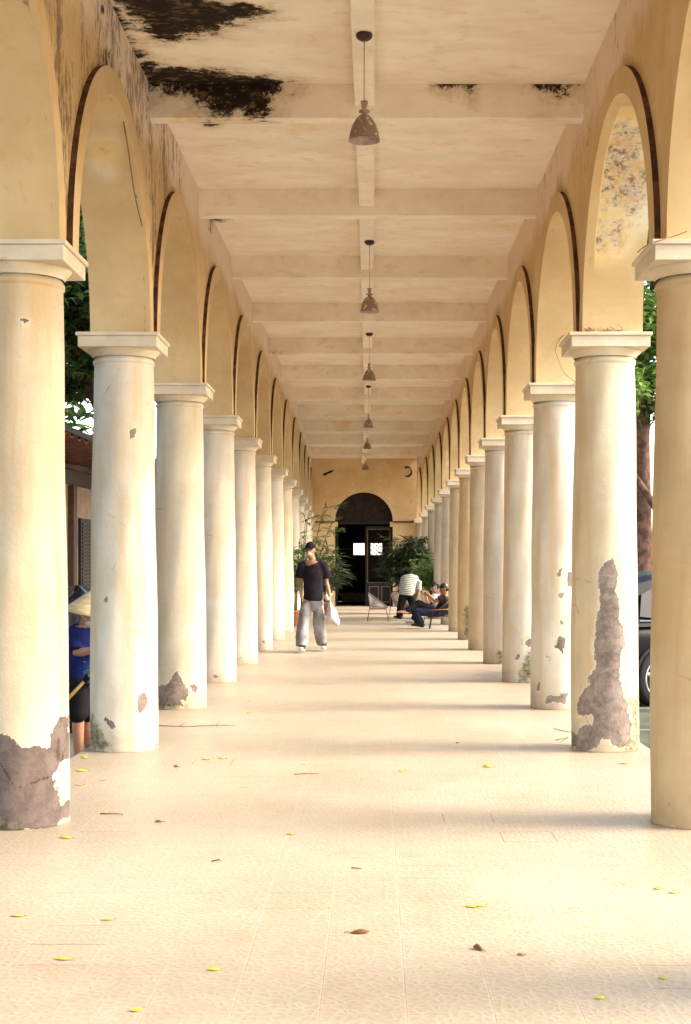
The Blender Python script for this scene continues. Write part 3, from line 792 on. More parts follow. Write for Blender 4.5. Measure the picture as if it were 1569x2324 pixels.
g = G(); g.box(-.03,0.012,-.035,.035,-.055,.055); bevel(g.build('box', M['switch'], sb), .006); g = G(); g.box(-.036,-.029,-.012,.012,-.02,.02); g.build('switch', M['switch'], sb)
# dry leaves caught on top of the second right capital
M['litter'] = mat_leafy('dry_leaf', (.22,.12,.05), (.36,.24,.10), .1)
g = G(); cx, cy, cz = axis_x(1,1), yk(1)-.28, 3.172
for i in range(40):
    a = rnd.uniform(-.18,.1); g.leaf((cx+a, cy+rnd.uniform(-.02,.02), cz+rnd.uniform(0,.012)), (rnd.uniform(-1,1), rnd.uniform(-.4,.4), rnd.uniform(-.1,.3)), (0,0,1), rnd.uniform(.03,.07), .012)
tag(g.build('dry_litter', M['litter']), 'little heap of dry leaves on top of the second right capital', 'leaf litter')

# ------------------------------------------------------------------ fallen leaves and twigs on the tiles
M['leaf_y'] = mat_leafy('yellow_green_leaf', (.50,.50,.045), (.60,.56,.09), .3)
M['leaf_b'] = simple('brown_leaf', (.26,.115,.03), .7, .5, 40, .2)
M['twig'] = simple('brown_twig', (.24,.15,.09), .8, .4, 30, .2)
def fallen(px, py, L, label, brown=False, ang=None, lift=.3, name='fallen_leaf'):
    L *= .9; p = on_floor(px, py); g = G(); a = rnd.uniform(0, 6.28) if ang is None else ang
    w = L*rnd.uniform(.42,.55); n = 8; vs = []; fs = []
    for i in range(n+1):
        t = i/n; ww = w*.5*math.sin(math.pi*min(1, t*.96+.02))**.75
        for j in (-1,-.5,0,.5,1):
            vs.append((ww*j, (t-.5)*L, .004 + lift*L*(.35*(1-abs(j)**1.5)*math.sin(math.pi*t)) + .06*L*t*t))
    for i in range(n):
        for j in range(4): q = i*5+j; fs.append((q, q+1, q+6, q+5))
    top = len(vs); vs2 = [(x, y, z-.0015) for x, y, z in vs]
    g.add(vs, fs); g.add(vs2, [f[::-1] for f in fs])
    g.tube([(0,-.5*L,.005), (.01*L,-.62*L,.006), (0,-.8*L,.004)], .0015, 5)
    o = g.build(name, M['leaf_b'] if brown else M['leaf_y'], None, True)
    o.location = p; o.rotation_euler = (0, 0, a)
    return tag(o, label, 'leaf', 'fallen leaves on the tile floor')
HZ = math.pi/2
for args in [
 (150,1902,.085,'yellow leaf lying right at the foot of the nearest left column'),
 (40,2080,.062,'yellow-green leaf nearest the left edge of the floor'),
 (245,2088,.055,'yellow-green leaf on the near left floor, second from the edge'),
 (145,2178,.07,'pale yellow folded leaf low on the near left floor'),
 (485,2202,.055,'flat yellow-green leaf alone on the near floor, left of the middle'),
 (310,2294,.05,'yellow-green leaf lowest on the near left floor'),
 (1070,2059,.06,'left leaf of the touching yellow-green pair on the near right floor'),
 (1090,2057,.055,'right leaf of the touching yellow-green pair on the near right floor'),
 (1493,2018,.045,'yellow-green leaf in front of the nearest right column, left of two'),
 (1527,2027,.04,'yellow-green leaf in front of the nearest right column, right of two'),
 (1362,2267,.04,'small upright green leaf low on the near right floor'),
 (1503,2222,.032,'tiny green leaf close to the lower right corner'),
 (1107,1741,.085,'yellow-green leaf in the open middle of the floor, level with the second columns'),
 (1418,1733,.095,'green leaf just in front of the peeling second right column'),
 (192,1721,.085,'bright yellow leaf at the floor edge behind the nearest left column'),
 (185,1750,.095,'pale yellow leaf close behind the nearest left column, larger of two'),
 (180,1782,.06,'green leaf touching the back of the nearest left column'),
 (232,1771,.045,'small green leaf between the first and second left columns'),
 (465,1724,.06,'small green leaf on open floor right of the second left column'),
 (503,1722,.06,'pale yellow leaf next to a green one, right of the second left column'),
 (550,1788,.045,'tiny green leaf alone between the second left column and the middle'),
 (658,1894,.05,'green leaf lying in the shadow of the nearest right column'),
 (692,1735,.055,'tiny green leaf on the central floor, level with the second columns'),
 (238,1847,.05,'green leaf beside a twig near the nearest left column'),
 (910,1750,.05,'tiny yellowish leaf near the middle line of the floor'),
 (540,1582,.06,'tiny yellow leaf on the floor beside the fourth left column'),
 (565,1618,.06,'tiny yellow leaf right of the third left column'),
 (985,1568,.07,'tiny green leaf on the middle floor well in front of the walking man'),
 (372,1648,.05,'yellow leaf at the foot of the third left column beside dark joints'),
]:
    fallen(*args, ang=HZ + rnd.uniform(-.6,.6), lift=rnd.uniform(.1,.55))
fallen(817,2118,.085,'large curled brown leaf with a stalk, centre of the near floor', True, -HZ, .42)
fallen(1085,2155,.06,'small crumpled reddish-brown leaf on the near right floor', True, .6, .9)
fallen(400,1741,.05,'small reddish dry leaf right of the second left column', True, 1.2, .8)
fallen(360,1866,.05,'brown dry leaf scrap right of the nearest left column', True, 1.4, .6)
fallen(1181,2169,.03,'tiny brown leaf scrap right of the reddish-brown leaf', True, 1.4, .6)
fallen(1038,1687,.035,'tiny dark leaf scrap left of the peeling second right column', True, 1.0, .6)
def twig(pts, label, r=.004):
    g = G(); P = [on_floor(*p) + Vector((0,0,.006)) for p in pts]; g.tube(P, [r]*(len(P)-1)+[r*.5], 6)
    o = g.build('twig', M['twig'], None, True); return tag(o, label, 'twig', 'dry twigs on the tile floor')
twig([(227,1849),(250,1848),(280,1850)], 'thin straight twig beside a green leaf near the nearest left column')
twig([(360,1648),(420,1650),(500,1647),(535,1648)], 'long thin dark tile joint line reaching out from the third left column', .0035)  # dark tile joint lines, built here as thin raised strips
twig([(408,1648),(425,1640)], 'short dark joint line crossing the long one at the third left column', .003)
twig([(490,1647),(500,1637)], 'short dark joint line at the middle of the long one by the third left column', .003)
twig([(1258,1655),(1288,1662),(1300,1663)], 'dark twig close to the foot of the peeling second right column', .003)
twig([(1262,1681),(1290,1675),(1276,1684)], 'forked twig in front of the peeling second right column', .003)
twig([(668,1759),(700,1757),(725,1758)], 'pale thin twig lying across the middle of the floor', .003)
twig([(480,1957),(498,1953),(502,1958)], 'curved little twig on the near floor, left of the middle', .003)
twig([(798,1972),(812,1973),(820,1974)], 'short brown twig above the large curled leaf', .003)
# ------------------------------------------------------------------ people
def mskin(name, c): return simple(name, c, .55, .18, 25, .05, .35)
M['skin'] = mskin('skin_tan', (.40,.205,.12)); M['skin2'] = mskin('skin_warm', (.39,.19,.11))
M['navy'] = simple('dark_navy_cotton', (.024,.018,.026), .9, .35, 6, .25, .1)
M['denim_l'] = simple('pale_grey_denim', (.33,.33,.34), .9, .4, 5, .3, .1, col2=(.20,.19,.18))
M['denim_d'] = simple('dark_blue_denim', (.03,.038,.07), .9, .4, 9, .3, .1)
M['black_cloth'] = simple('black_cloth', (.014,.012,.014), .9, .3, 8, .3, .1)
M['white_cloth'] = simple('white_cloth', (.55,.52,.50), .9, .15, 7, .3, .1)
M['blue_cloth'] = simple('royal_blue_cotton', (.010,.019,.12), .85, .55, 6, .3, .15)
M['hair'] = simple('black_hair', (.012,.009,.008), .5, .3, 40, .3, .4)
M['mask'] = simple('white_mask', (.48,.44,.42), .8, .08, 10, 0)
M['sole'] = simple('white_rubber_sole', (.72,.70,.66), .6, .1, 20, 0)
M['canvas'] = simple('black_canvas_shoe', (.03,.024,.024), .8, .4, 20, .1)
M['eye'] = simple('dark_eye', (.02,.012,.01), .3, .1, 5, 0)
def mstripe():
    t = NT('striped_cotton', .9, .1); c = t.coord('Object')
    z = t.n('ShaderNodeSeparateXYZ', Vector=c).outputs[2]
    x = t.n('ShaderNodeSeparateXYZ', Vector=c).outputs[0]
    v = t.math('ADD', t.math('ADD', z, t.math('MULTIPLY', x, -.12)), t.math('MULTIPLY', t.noise(c, 5, 2), .03))
    f = t.math('FRACT', t.math('MULTIPLY', v, 19.0))
    return t.out(t.mix(t.step(f, .62, .7), (.46,.46,.40), (.17,.19,.155)))
M['stripe'] = mstripe()

def hand(g, w, d, pn, side_, curl=.5, size=1.0):
    """palm and five fingers; side_ points to the thumb"""
    d = Vector(d).normalized(); s_ = Vector(side_); s_ = (s_ - d*s_.dot(d)).normalized(); pn = Vector(pn); pn = (pn - d*pn.dot(d) - s_*pn.dot(s_))
    if pn.length < 1e-3: pn = d.cross(s_)
    pn.normalize(); w = Vector(w)
    g.tube([w - d*.015, w + d*.03*size, w + d*.085*size], [(.024*size,.019*size), (.036*size,.017*size), (.041*size,.013*size)], 12, side=s_)
    for i, (o_, L) in enumerate(((.032,.92), (.0115,1.05), (-.0095,1.0), (-.030,.78))):
        p = w + d*(.078*size) + s_*o_*size; pts = [p]; a = .12
        for seg in (.040, .027, .022):
            a += curl*(.75 + .06*i); dirn = d*math.cos(a) + pn*math.sin(a)
            p = p + dirn*seg*L*size; pts.append(p)
        g.tube(pts, [.0098*size, .0092*size, .0085*size, .0068*size], 8, round_ends=True)
    p = w + d*.022*size + s_*.026*size; pts = [p]
    for seg, dv in ((.035, d*.6 + s_*.7 + pn*.35), (.030, d*.85 + s_*.3 + pn*.5), (.024, d*.9 + pn*(.4+curl*.4))):
        p = p + dv.normalized()*seg*size; pts.append(p)
    g.tube(pts, [.013*size, .0115*size, .0105*size, .008*size], 8, round_ends=True)

def head(g, c, f, u, sc=1.0):
    c = Vector(c); f = Vector(f).normalized(); u = Vector(u); u = (u - f*u.dot(f)).normalized(); s_ = f.cross(u).normalized()
    prof = [(-.118,.026,.024,.040),(-.105,.042,.044,.032),(-.075,.056,.066,.020),(-.04,.066,.083,.008),(0,.0725,.091,0),(.04,.075,.095,-.004),(.075,.069,.086,-.007),(.1,.052,.064,-.008),(.117,.024,.03,-.008)]
    n = 20; rings = []
    for du, rx, ry, df in prof:
        ring = []
        for j in range(n):
            a = 2*math.pi*j/n
            x = rx*math.cos(a); y = ry*math.sin(a)
            if abs(du - .0) < .03 and math.sin(a) > .75 and abs(math.cos(a)) > .25: y -= .006
            ring.append(c + (s_*x + f*(y+df) + u*du)*sc)
        rings.append(ring)
    g.loft(rings)
    g.tube([c+(f*.088+u*.012)*sc, c+(f*.104-u*.018)*sc, c+(f*.110-u*.034)*sc], [.008*sc,.012*sc,.014*sc], 8, round_ends=True)
    g.tube([c+(f*.083-s_*.022-u*.066)*sc, c+(f*.091-u*.064)*sc, c+(f*.083+s_*.022-u*.066)*sc], [.006*sc,.009*sc,.006*sc], 8)
    for q in (-1, 1):
        g.ball(c+(s_*q*.076-f*.008-u*.012)*sc, (.010*sc,.018*sc,.030*sc), 8, 6, Matrix((s_, f, u)).transposed())
    return c, f, u, s_

def rot_basis(f, u):
    f = Vector(f).normalized(); u = Vector(u); u = (u - f*u.dot(f)).normalized(); s_ = f.cross(u)
    return Matrix((s_, f, u)).transposed(), s_, f, u

def person_body(root, J, skin, f, u, hands, feet=True, vox=.0075):
    off = root.location; g = G()
    lat = (J['shL'] - J['shR']).normalized()
    c, f, u, s_ = head(g, J['head'], f, u)
    g.tube([J['neck'] - (J['head']-J['neck'])*.12, J['neck'], c - u*.06 - f*.012], [(.075,.06), (.056,.056), (.052,.055)], 12, side=lat)
    mid = J['chest']*.45 + J['pelvis']*.55
    g.tube([J['pelvis'] - (J['chest']-J['pelvis']).normalized()*.10, J['pelvis'], mid, J['chest'], J['neck']*.8 + J['chest']*.2, J['neck']], [(.10,.08), (.155,.105), (.135,.095), (.16,.11), (.12,.085), (.06,.055)], 16, side=lat)
    for q in 'LR':
        sh, el, wr = J['sh'+q], J['el'+q], J['wr'+q]
        g.tube([sh + (J['chest']-sh)*.25, sh, sh*.5+el*.5, el, el*.7+wr*.3, wr], [.05,.05,.043,.036,.038,.025], 12, round_ends=True)
        hp, kn, an = J['hip'+q], J['kn'+q], J['an'+q]
        g.tube([hp, hp*.5+kn*.5, kn, kn*.65+an*.35, an], [.088,.07,.053,.052,.036], 12, round_ends=True)
        if feet:
            to = J['to'+q]; h_ = an + (an-to).normalized()*.045
            fd = (to-an); fl_ = Vector((fd.x, fd.y, 0)).normalized() if abs(fd.z) < .2 else fd.normalized()
            g.tube([Vector((h_.x,h_.y,h_.z-.045)), Vector((an.x,an.y,an.z-.035)), an*.45+to*.55, to], [(.028,.03),(.034,.04),(.040,.027),(.032,.016)], 10, side=(-fl_.y, fl_.x, 0), round_ends=True)
    for q, (dv, pn, sd, cu) in hands.items():
        hand(g, J['wr'+q], dv, pn, sd, cu)
    o = g.build('body', skin, root, True, off); fuse(o, vox, 2)
    for q in (-1, 1):
        e = G(); e.ball(c + s_*q*.031 + f*.083 + u*.008, (.013,.007,.007), 8, 6, Matrix((s_, f, u)).transposed()); e.build('eye', M['eye'], root, True, off)
    return c, f, u, s_
def shoe(root, an, to, mat, zf, sole=True, wdt=.05):
    off = root.location; d = Vector((to.x-an.x, to.y-an.y, 0)).normalized(); sd = Vector((-d.y, d.x, 0))
    pitch = Vector((d.x, d.y, (to.z-an.z+.075)/max(.05, (Vector((to.x,to.y,0))-Vector((an.x,an.y,0))).length)*.9)).normalized()
    b = an - d*.055; b.z = an.z - .072; g = G()
    def P(t, h): return b + pitch*t + Vector((0,0,h))
    g.tube([P(0,.055), P(.05,.065), P(.12,.055), P(.20,.042), P(.265,.032)], [(.030,.048),(.038,.055),(.042,.042),(wdt-.006,.03),(.03,.02)], 14, side=sd, round_ends=True)
    g.tube([P(.045,.06), P(.035,.13)], [(.042,.05),(.044,.052)], 12, side=sd)
    o = g.build('shoe', mat, root, True, off); fuse(o, .007, 2)
    if sole:
        g = G(); g.tube([P(-.01,.012), P(.06,.012), P(.14,.012), P(.21,.013), P(.275,.016)], [(.034,.016),(.041,.016),(.043,.016),(wdt,.016),(.034,.014)], 14, side=sd, round_ends=True)
        s2 = g.build('sole', M['sole'], o, True, off); fuse(s2, .007, 1)
        g = G()
        for i in range(4): q = P(.095+.028*i, .094-.014*i); g.tube([q - sd*.026, q + Vector((0,0,.006)), q + sd*.026], .004, 5)
        g.build('laces', M['sole'], o, True, off)
        g = G(); g.tube([P(.255,.05), P(.285,.03)], [(.034,.012),(.036,.012)], 10, side=sd); g.build('toe_cap', M['sole'], o, True, off)

# --- the walking man
D0 = 23.1
def w(px, py, dy=0.0): return unproj(px, py, D0 + dy)
zf = -fdrop(D0)
root = thing('person', 'walking man in black cap, white face mask, dark T-shirt and wide pale jeans', 'person', (w(710,1480).x, D0, zf))
J = dict(head=w(704.5,1247,-.03), neck=w(709,1270), chest=w(711,1296), pelvis=w(711,1356), shR=w(687,1281), shL=w(735,1281,-.02),
         elR=w(681,1320,.05), wrR=w(682.5,1344,-.06), elL=w(741.5,1322,.03), wrL=w(749,1352,-.08), hipR=w(701,1362), hipL=w(721,1362),
         knR=w(691,1422,-.16), anR=w(687,1472,-.22), toR=w(684,1480,-.42), knL=w(724,1420,-.02), anL=w(736,1466,.28), toL=w(735,1476,.06))
J['anR'].z = zf + .085; J['toR'].z = zf + .035; J['anL'].z = zf + .115; J['toL'].z = zf + .03
f = Vector((-.36,-1,-.05)); u = Vector((.06,0,1))
hd = {'R': (Vector((.08,-.12,-1)), Vector((1,.1,0)), Vector((0,-1,.1)), .42), 'L': (Vector((.02,-.1,-1)), Vector((-1,.2,0)), Vector((0,-1,0)), .85)}
c, f, u, s_ = person_body(root, J, M['skin'], f, u, hd, feet=False)
off = root.location; Mb = Matrix((s_, f, u)).transposed()
g = G()   # T-shirt
lat = Vector((1, 0, 0))
g.tube([w(711,1364), w(711,1352), w(712,1325), w(712,1298), w(712,1284), w(710.5,1276), w(709,1270)], [(.155,.12),(.158,.122),(.162,.125),(.175,.128),(.172,.11),(.12,.08),(.062,.06)], 22, side=lat)
for sh, e, fl in ((J['shR'], J['elR'], -1), (J['shL'], J['elL'], 1)):
    m = sh*.25 + e*.75
    g.tube([sh + Vector((-fl*.06,0,.0)), sh + Vector((fl*.0,0,-.01)), sh*.6+e*.4 + Vector((fl*.01,0,0)), m + Vector((fl*.015,0,0))], [(.062,.072),(.068,.076),(.073,.08),(.079,.083)], 14)
o = g.build('t_shirt', M['navy'], root, True, off); fuse(o, .011, 3)
tx = bpy.data.textures.new('cloth_folds', 'CLOUDS'); tx.noise_scale = .14
def folds(o, s=.02, t=tx):
    d_ = o.modifiers.new('folds', 'DISPLACE'); d_.texture = t; d_.strength = s; d_.mid_level = .58
folds(o, .022)
g = G()   # wide jeans
g.tube([w(711,1354), w(711,1366), w(711,1378), w(711,1386)], [(.148,.112),(.156,.118),(.158,.12),(.11,.10)], 20, side=lat)
g.tube([w(699,1366), w(693,1390,-.05), w(688,1422,-.15), w(685.5,1448,-.21), w(684.5,1467,-.24)], [(.088,.105),(.098,.12),(.100,.115),(.104,.115),(.098,.11)], 18, side=lat)
g.tube([w(722,1366), w(723.5,1390,0), w(724,1420,0), w(727.5,1440,.16), w(730,1457,.26)], [(.088,.105),(.096,.115),(.096,.112),(.097,.11),(.090,.10)], 18, side=lat)
o = g.build('jeans', M['denim_l'], root, True, off); fuse(o, .011, 3); folds(o, .03)
shoe(root, J['anR'], J['toR'], M['canvas'], zf); shoe(root, J['anL'], J['toL'], M['canvas'], zf)
g = G()   # cap with brim
rings = []
for t in range(7):
    a = t/6*math.pi/2*.96; r = math.cos(a)
    rings.append([c + s_*(.083*r*math.cos(b)) + f*(.104*r*math.sin(b) - .004) + u*(.03 + .098*math.sin(a)) for b in [2*math.pi*j/20 for j in range(20)]])
g.loft(rings)
vs = []
for i in range(13):
    b = math.pi*(.14 + .72*i/12)
    p = c + s_*(.083*math.cos(b)) + f*(.1*math.sin(b)) + u*.034
    q = c + s_*(.088*math.cos(b)) + f*(.075 + .115*math.sin(b)) + u*(.016 - .014*abs(math.cos(b)))
    vs += [p, q, q - u*.005, p - u*.005]
fs = []
for i in range(12):
    for j in range(4): a_, b_ = i*4+j, i*4+(j+1) % 4; fs.append((a_, b_, b_+4, a_+4))
g.add(vs, fs + [(0,3,2,1), (48,49,50,51)])
g.build('cap', M['navy'], root, True, off)
g = G(); g.ball(c - f*.022 + u*.0, (.081,.085,.075), 16, 9, Mb); h_ = g.build('hair', M['hair'], root, True, off)
g = G()   # face mask with ear loops
g.ball(c + f*.038 - u*.060, (.055,.066,.047), 16, 10, Mb)
for q in (-1, 1): g.tube([c + s_*q*.055 + f*.05 - u*.03, c + s_*q*.076 + f*.0 - u*.0, c + s_*q*.079 - f*.012 - u*.02, c + s_*q*.056 + f*.04 - u*.075], .003, 5)
g.build('face_mask', M['mask'], root, True, off)
M['steel'] = simple('pale_steel', (.75,.73,.7), .25, .1, 20, 0, .5, .6)
g = G(); wl = J['wrL']; g.tube([wl + Vector((0,0,.03)), wl + Vector((0,0,.005))], [.031,.031], 14); g.tube([wl + Vector((.027,-.01,.018)), wl + Vector((.037,-.012,.018))], .017, 12); g.build('watch', M['steel'], root, True, off)
# bag
def mbag():
    t = NT('white_plastic_film', .35, .5); c = t.coord('Object')
    nz = t.noise(t.scaled(c, (1,1,.35)), 16, 5, .65)
    t.b.inputs['Transmission Weight'].default_value = .0
    return t.out(t.mix(t.step(nz, .4, .62), (.46,.405,.39), (.66,.62,.60)), None, t.bump(nz, .9, .03))
M['bag'] = mbag()
hb = J['wrL'] + Vector((.0,-.02,-.085))
bag = thing('plastic_bag', 'knotted white plastic carrier bag hanging from the hand of the walking man', 'bag', hb)
g = G(); n = 22; rings = []
for i, (t, rx, ry, ox) in enumerate([(.02,.012,.012,0),(-.03,.018,.016,.004),(-.07,.034,.03,.010),(-.13,.06,.05,.020),(-.2,.085,.07,.03),(-.27,.105,.085,.04),(-.31,.098,.08,.048),(-.335,.07,.06,.055),(-.345,.03,.03,.06)]):
    rings.append([Vector((ox + rx*math.cos(a)*(1+.10*math.sin(5*a+i*.4)) + (-.02 if t < -.25 else 0)*0, ry*math.sin(a)*(1+.1*math.sin(4*a+i*.6)), t - (.055*max(0, math.cos(a)) if t < -.2 else 0) )) for a in [2*math.pi*j/n for j in range(n)]])
g.loft(rings); o = g.build('bag_body', M['bag'], bag, True); folds(o, .02)
g = G(); g.tube([(0,.02,.012),(.0,.035,.05),(0,0,.075),(0,-.04,.05),(0,-.02,.012)], .006, 8); g.build('bag_handle', M['bag'], bag, True)
pc = thing('paper_cup', 'small white paper cup held above the plastic bag by the walking man', 'cup', w(742,1361,-.14))
M['cup_green'] = simple('dark_green_print', (.05,.10,.06), .6, .2, 10, 0)
g = G(); g.tube([(-.025,0,.075),(.02,0,-.01)], [.036,.029], 18); g.build('cup', M['mask'], pc, True)
g = G(); g.tube([(.0185,0,-.008),(.036,0,-.04)], [.0295,.025], 18); g.build('sleeve', M['cup_green'], pc, True)

# --- chairs with woven string seats
def string_chair(loc, face, label, mat_s, mat_f, arms=False, sc=1.0):
    """face: direction (radians) the sitter looks along; rim is one tilted ellipse"""
    r = thing('string_chair', label, 'chair', loc, 'low string chairs at the far end', face)
    tilt = math.radians(37); cz, a_, b_ = .51*sc, .295*sc, .27*sc       # rim centre; half length along x; half width
    def rim(t): return Vector((a_*math.cos(t)*math.cos(tilt), b_*math.sin(t), cz - a_*math.cos(t)*math.sin(tilt)))
    g = G(); pts = [rim(2*math.pi*i/36) for i in range(37)]; g.tube(pts, .012, 8); g.build('seat_rim', mat_f, r, True)
    hub = Vector((-.09*sc, 0, .335*sc)); hubr = .11*sc
    g = G()
    for i in range(56):
        t = 2*math.pi*i/56; e = rim(t); h_ = hub + Vector((hubr*math.cos(t), hubr*math.sin(t), .0))
        g.tube([e, e*.5 + h_*.5 + Vector((0,0,-.015)), h_], .0062, 5)
    g.tube([hub + Vector((hubr*math.cos(2*math.pi*i/20), hubr*math.sin(2*math.pi*i/20), 0)) for i in range(21)], .009, 6)
    for i in range(-4, 5):
        yy = hubr*i/5; xx = math.sqrt(hubr*hubr - yy*yy); g.tube([hub+Vector((-xx,yy,0)), hub+Vector((xx,yy,0))], .006, 5)
    g.build('string_seat', mat_s, r, True)
    g = G(); zb = .30*sc
    ring = [Vector((.20*sc*sx, .19*sc*sy, zb)) for sx, sy in ((-1,-1),(1,-1),(1,1),(-1,1),(-1,-1))]; g.tube(ring, .009, 6)
    g.build('base_ring', mat_f, r, True)
    for sx in (-1, 1):
        for sy in (-1, 1):
            g = G(); p = Vector((.20*sc*sx, .19*sc*sy, zb)); q = Vector((.255*sc*sx, .215*sc*sy, 0)); g.tube([p + Vector((-.0,0,.0)), q], .010, 8)
            up = Vector((-.2*sc, .19*sc*sy, .60*sc)) if sx < 0 else Vector((.2*sc, .19*sc*sy, .37*sc)); g.tube([p, up], .008, 6)
            g.build('leg', mat_f, r, True)
    if arms:
        for sy in (-1, 1):
            g = G(); g.tube([(-.2*sc,.29*sc*sy,.47*sc),(.05*sc,.31*sc*sy,.455*sc),(.30*sc,.29*sc*sy,.445*sc)], [(.03,.010)]*3, 10, side=(0,1,0)); ar = g.build('armrest', M['armwood'], r, True)
            g = G(); g.tube([(.2*sc,.29*sc*sy,.445*sc),(.2*sc,.19*sc*sy,.30*sc)], .009, 6); g.build('arm_post', mat_f, r, True)
            g = G(); g.tube([(-.15*sc,.29*sc*sy,.46*sc),(-.2*sc,.19*sc*sy,.30*sc)], .009, 6); g.build('arm_post', mat_f, r, True)
    return r
M['armwood'] = simple('orange_wood', (.34,.15,.05), .5, .3, 20, .05)
M['string'] = simple('grey_white_cord', (.55,.50,.50), .7, .3, 40, 0)
M['string_d'] = simple('dark_cord', (.05,.04,.04), .7, .3, 40, 0)
M['chair_metal'] = simple('brown_chair_metal', (.20,.125,.09), .5, .3, 20, 0)
M['chair_metal_d'] = simple('dark_chair_metal', (.05,.04,.04), .4, .3, 20, 0, .4)
da = 34.8; zc = -fdrop(da)
string_chair((unproj(858,1380,da).x, da, zc), 0.0, 'empty low round string chair standing alone in front of the doorway', M['string'], M['chair_metal'])
db = 36.6
string_chair((unproj(911,1380,db).x, db, zc), math.radians(55), 'pale round string chair half hidden behind the bending man', M['string'], M['chair_metal'])
dd = 31.0
xs_ = unproj(1000,1380,dd).x
string_chair((xs_, dd, zc), math.pi, 'dark low chair with orange wooden arms under the man in the dark shirt', M['string_d'], M['chair_metal_d'], True, .92)
dw = 33.0
string_chair((unproj(990,1380,dw).x, dw, zc), math.radians(200), 'dark low chair under the man in the white shirt', M['string_d'], M['chair_metal_d'], False, .92)

# --- man in the dark shirt, sitting sideways with a phone
def a(px, py, dy=0.0): return unproj(px, py, dd + dy)
zf = -fdrop(dd)
root = thing('person', 'man in dark shirt and blue jeans leaning back in a low chair, hands raised', 'person', (xs_, dd, zf)); off = root.location
J = dict(head=a(1009,1336), neck=a(1011,1351), chest=a(1009,1366), pelvis=a(1000,1388), shL=a(1010,1356,-.18), shR=a(1009,1355,.17),
         elL=a(989,1365,-.2), wrL=a(975,1352,-.08), elR=a(988,1362,.18), wrR=a(974,1350,.06), hipL=a(997,1390,-.09), hipR=a(997,1390,.09),
         knL=a(947,1386,-.13), anL=a(956,1420,-.10), toL=a(943,1426,-.10), knR=a(943,1389,.15), anR=a(948,1418,.2), toR=a(934,1425,.2))
J['anL'].z = zf + .09; J['toL'].z = zf + .035; J['anR'].z = zf + .09; J['toR'].z = zf + .035
c, f, u, s_ = person_body(root, J, M['skin2'], Vector((-1,-.05,-.30)), Vector((-.25,0,1)), {'L': (Vector((-1,.1,.5)), Vector((0,1,0)), Vector((-.3,0,1)), .6), 'R': (Vector((-1,-.1,.5)), Vector((0,-1,0)), Vector((-.3,0,1)), .6)}, feet=False)
lat = Vector((0,1,0))
g = G(); g.tube([a(997,1392), a(1003,1382), a(1009,1366), a(1011,1357), a(1011,1352)], [(.165,.13),(.165,.135),(.18,.125),(.16,.10),(.075,.07)], 18, side=lat)
for q in 'LR':
    m = J['sh'+q]*.35 + J['el'+q]*.65; g.tube([J['sh'+q]*.8+J['chest']*.2, J['sh'+q], m], [.07,.078,.075], 12)
o = g.build('shirt', simple('dark_brown_cotton', (.035,.026,.022), .9, .3, 7, .2, .1), root, True, off); fuse(o, .011, 3); folds(o, .02)
g = G(); g.tube([a(1004,1386), a(998,1391)], [(.17,.12),(.165,.12)], 16, side=lat)
for q in 'LR':
    hp, kn, an = J['hip'+q], J['kn'+q], J['an'+q]; g.tube([hp, hp*.5+kn*.5, kn, kn*.5+an*.5, an + Vector((0,0,.02))], [.105,.095,.08,.078,.075], 14, round_ends=True)
o = g.build('jeans', M['denim_d'], root, True, off); fuse(o, .011, 3); folds(o, .03)
M['boot'] = simple('dark_leather', (.025,.02,.018), .5, .3, 20, .1)
shoe(root, J['anL'], J['toL'], M['boot'], zf, False); shoe(root, J['anR'], J['toR'], M['sole'], zf, False)
g = G(); Mb = Matrix((s_, f, u)).transposed(); g.ball(c + f*.002 + u*.050, (.078,.095,.076), 16, 10, Mb); g.ball(c - f*.03 + u*.0, (.081,.08,.08), 16, 10, Mb); g.build('hair', M['hair'], root, True, off)

# --- man in the white shirt, a leg crossed
def a(px, py, dy=0.0): return unproj(px, py, dw + dy)
xw_ = unproj(990,1380,dw).x; zf = -fdrop(dw)
root = thing('person', 'man in white short-sleeved shirt and dark trousers sitting with one bare foot crossed over', 'person', (xw_, dw, zf)); off = root.location
J = dict(head=a(987,1332), neck=a(992,1346), chest=a(994,1361), pelvis=a(995,1387), shL=a(987,1352,-.17), shR=a(999,1350,.16),
         elL=a(971,1368,-.22), wrL=a(967,1350,-.24), elR=a(985,1366,.10), wrR=a(969,1349,-.05), hipL=a(990,1389,-.09), hipR=a(991,1389,.09),
         knL=a(950,1368,-.2), anL=a(921,1386,-.3), toL=a(902,1389,-.32), knR=a(948,1380,.1), anR=a(938,1416,.1), toR=a(922,1422,.1))
J['anR'].z = zf + .09; J['toR'].z = zf + .035
c, f, u, s_ = person_body(root, J, mskin('skin_pink', (.48,.25,.175)), Vector((-1,-.35,-.35)), Vector((-.2,0,1)), {'L': (Vector((-.5,.1,1)), Vector((0,1,0)), Vector((-1,-.3,0)), .6), 'R': (Vector((-1,-.3,.6)), Vector((0,-1,0)), Vector((0,0,1)), .6)}, feet=True)
lat = (J['shL']-J['shR']).normalized()
g = G(); g.tube([a(994,1391), a(995,1380), a(994,1362), a(993,1352), a(992,1347)], [(.165,.13),(.165,.13),(.175,.125),(.16,.1),(.072,.068)], 18, side=lat)
for q in 'LR':
    m = J['sh'+q]*.35 + J['el'+q]*.65; g.tube([J['sh'+q]*.8+J['chest']*.2, J['sh'+q], m], [.07,.078,.076], 12)
o = g.build('shirt', M['white_cloth'], root, True, off); fuse(o, .011, 3); folds(o, .02)
g = G(); g.tube([a(995,1383), a(992,1391)], [(.168,.12),(.165,.12)], 16, side=lat)
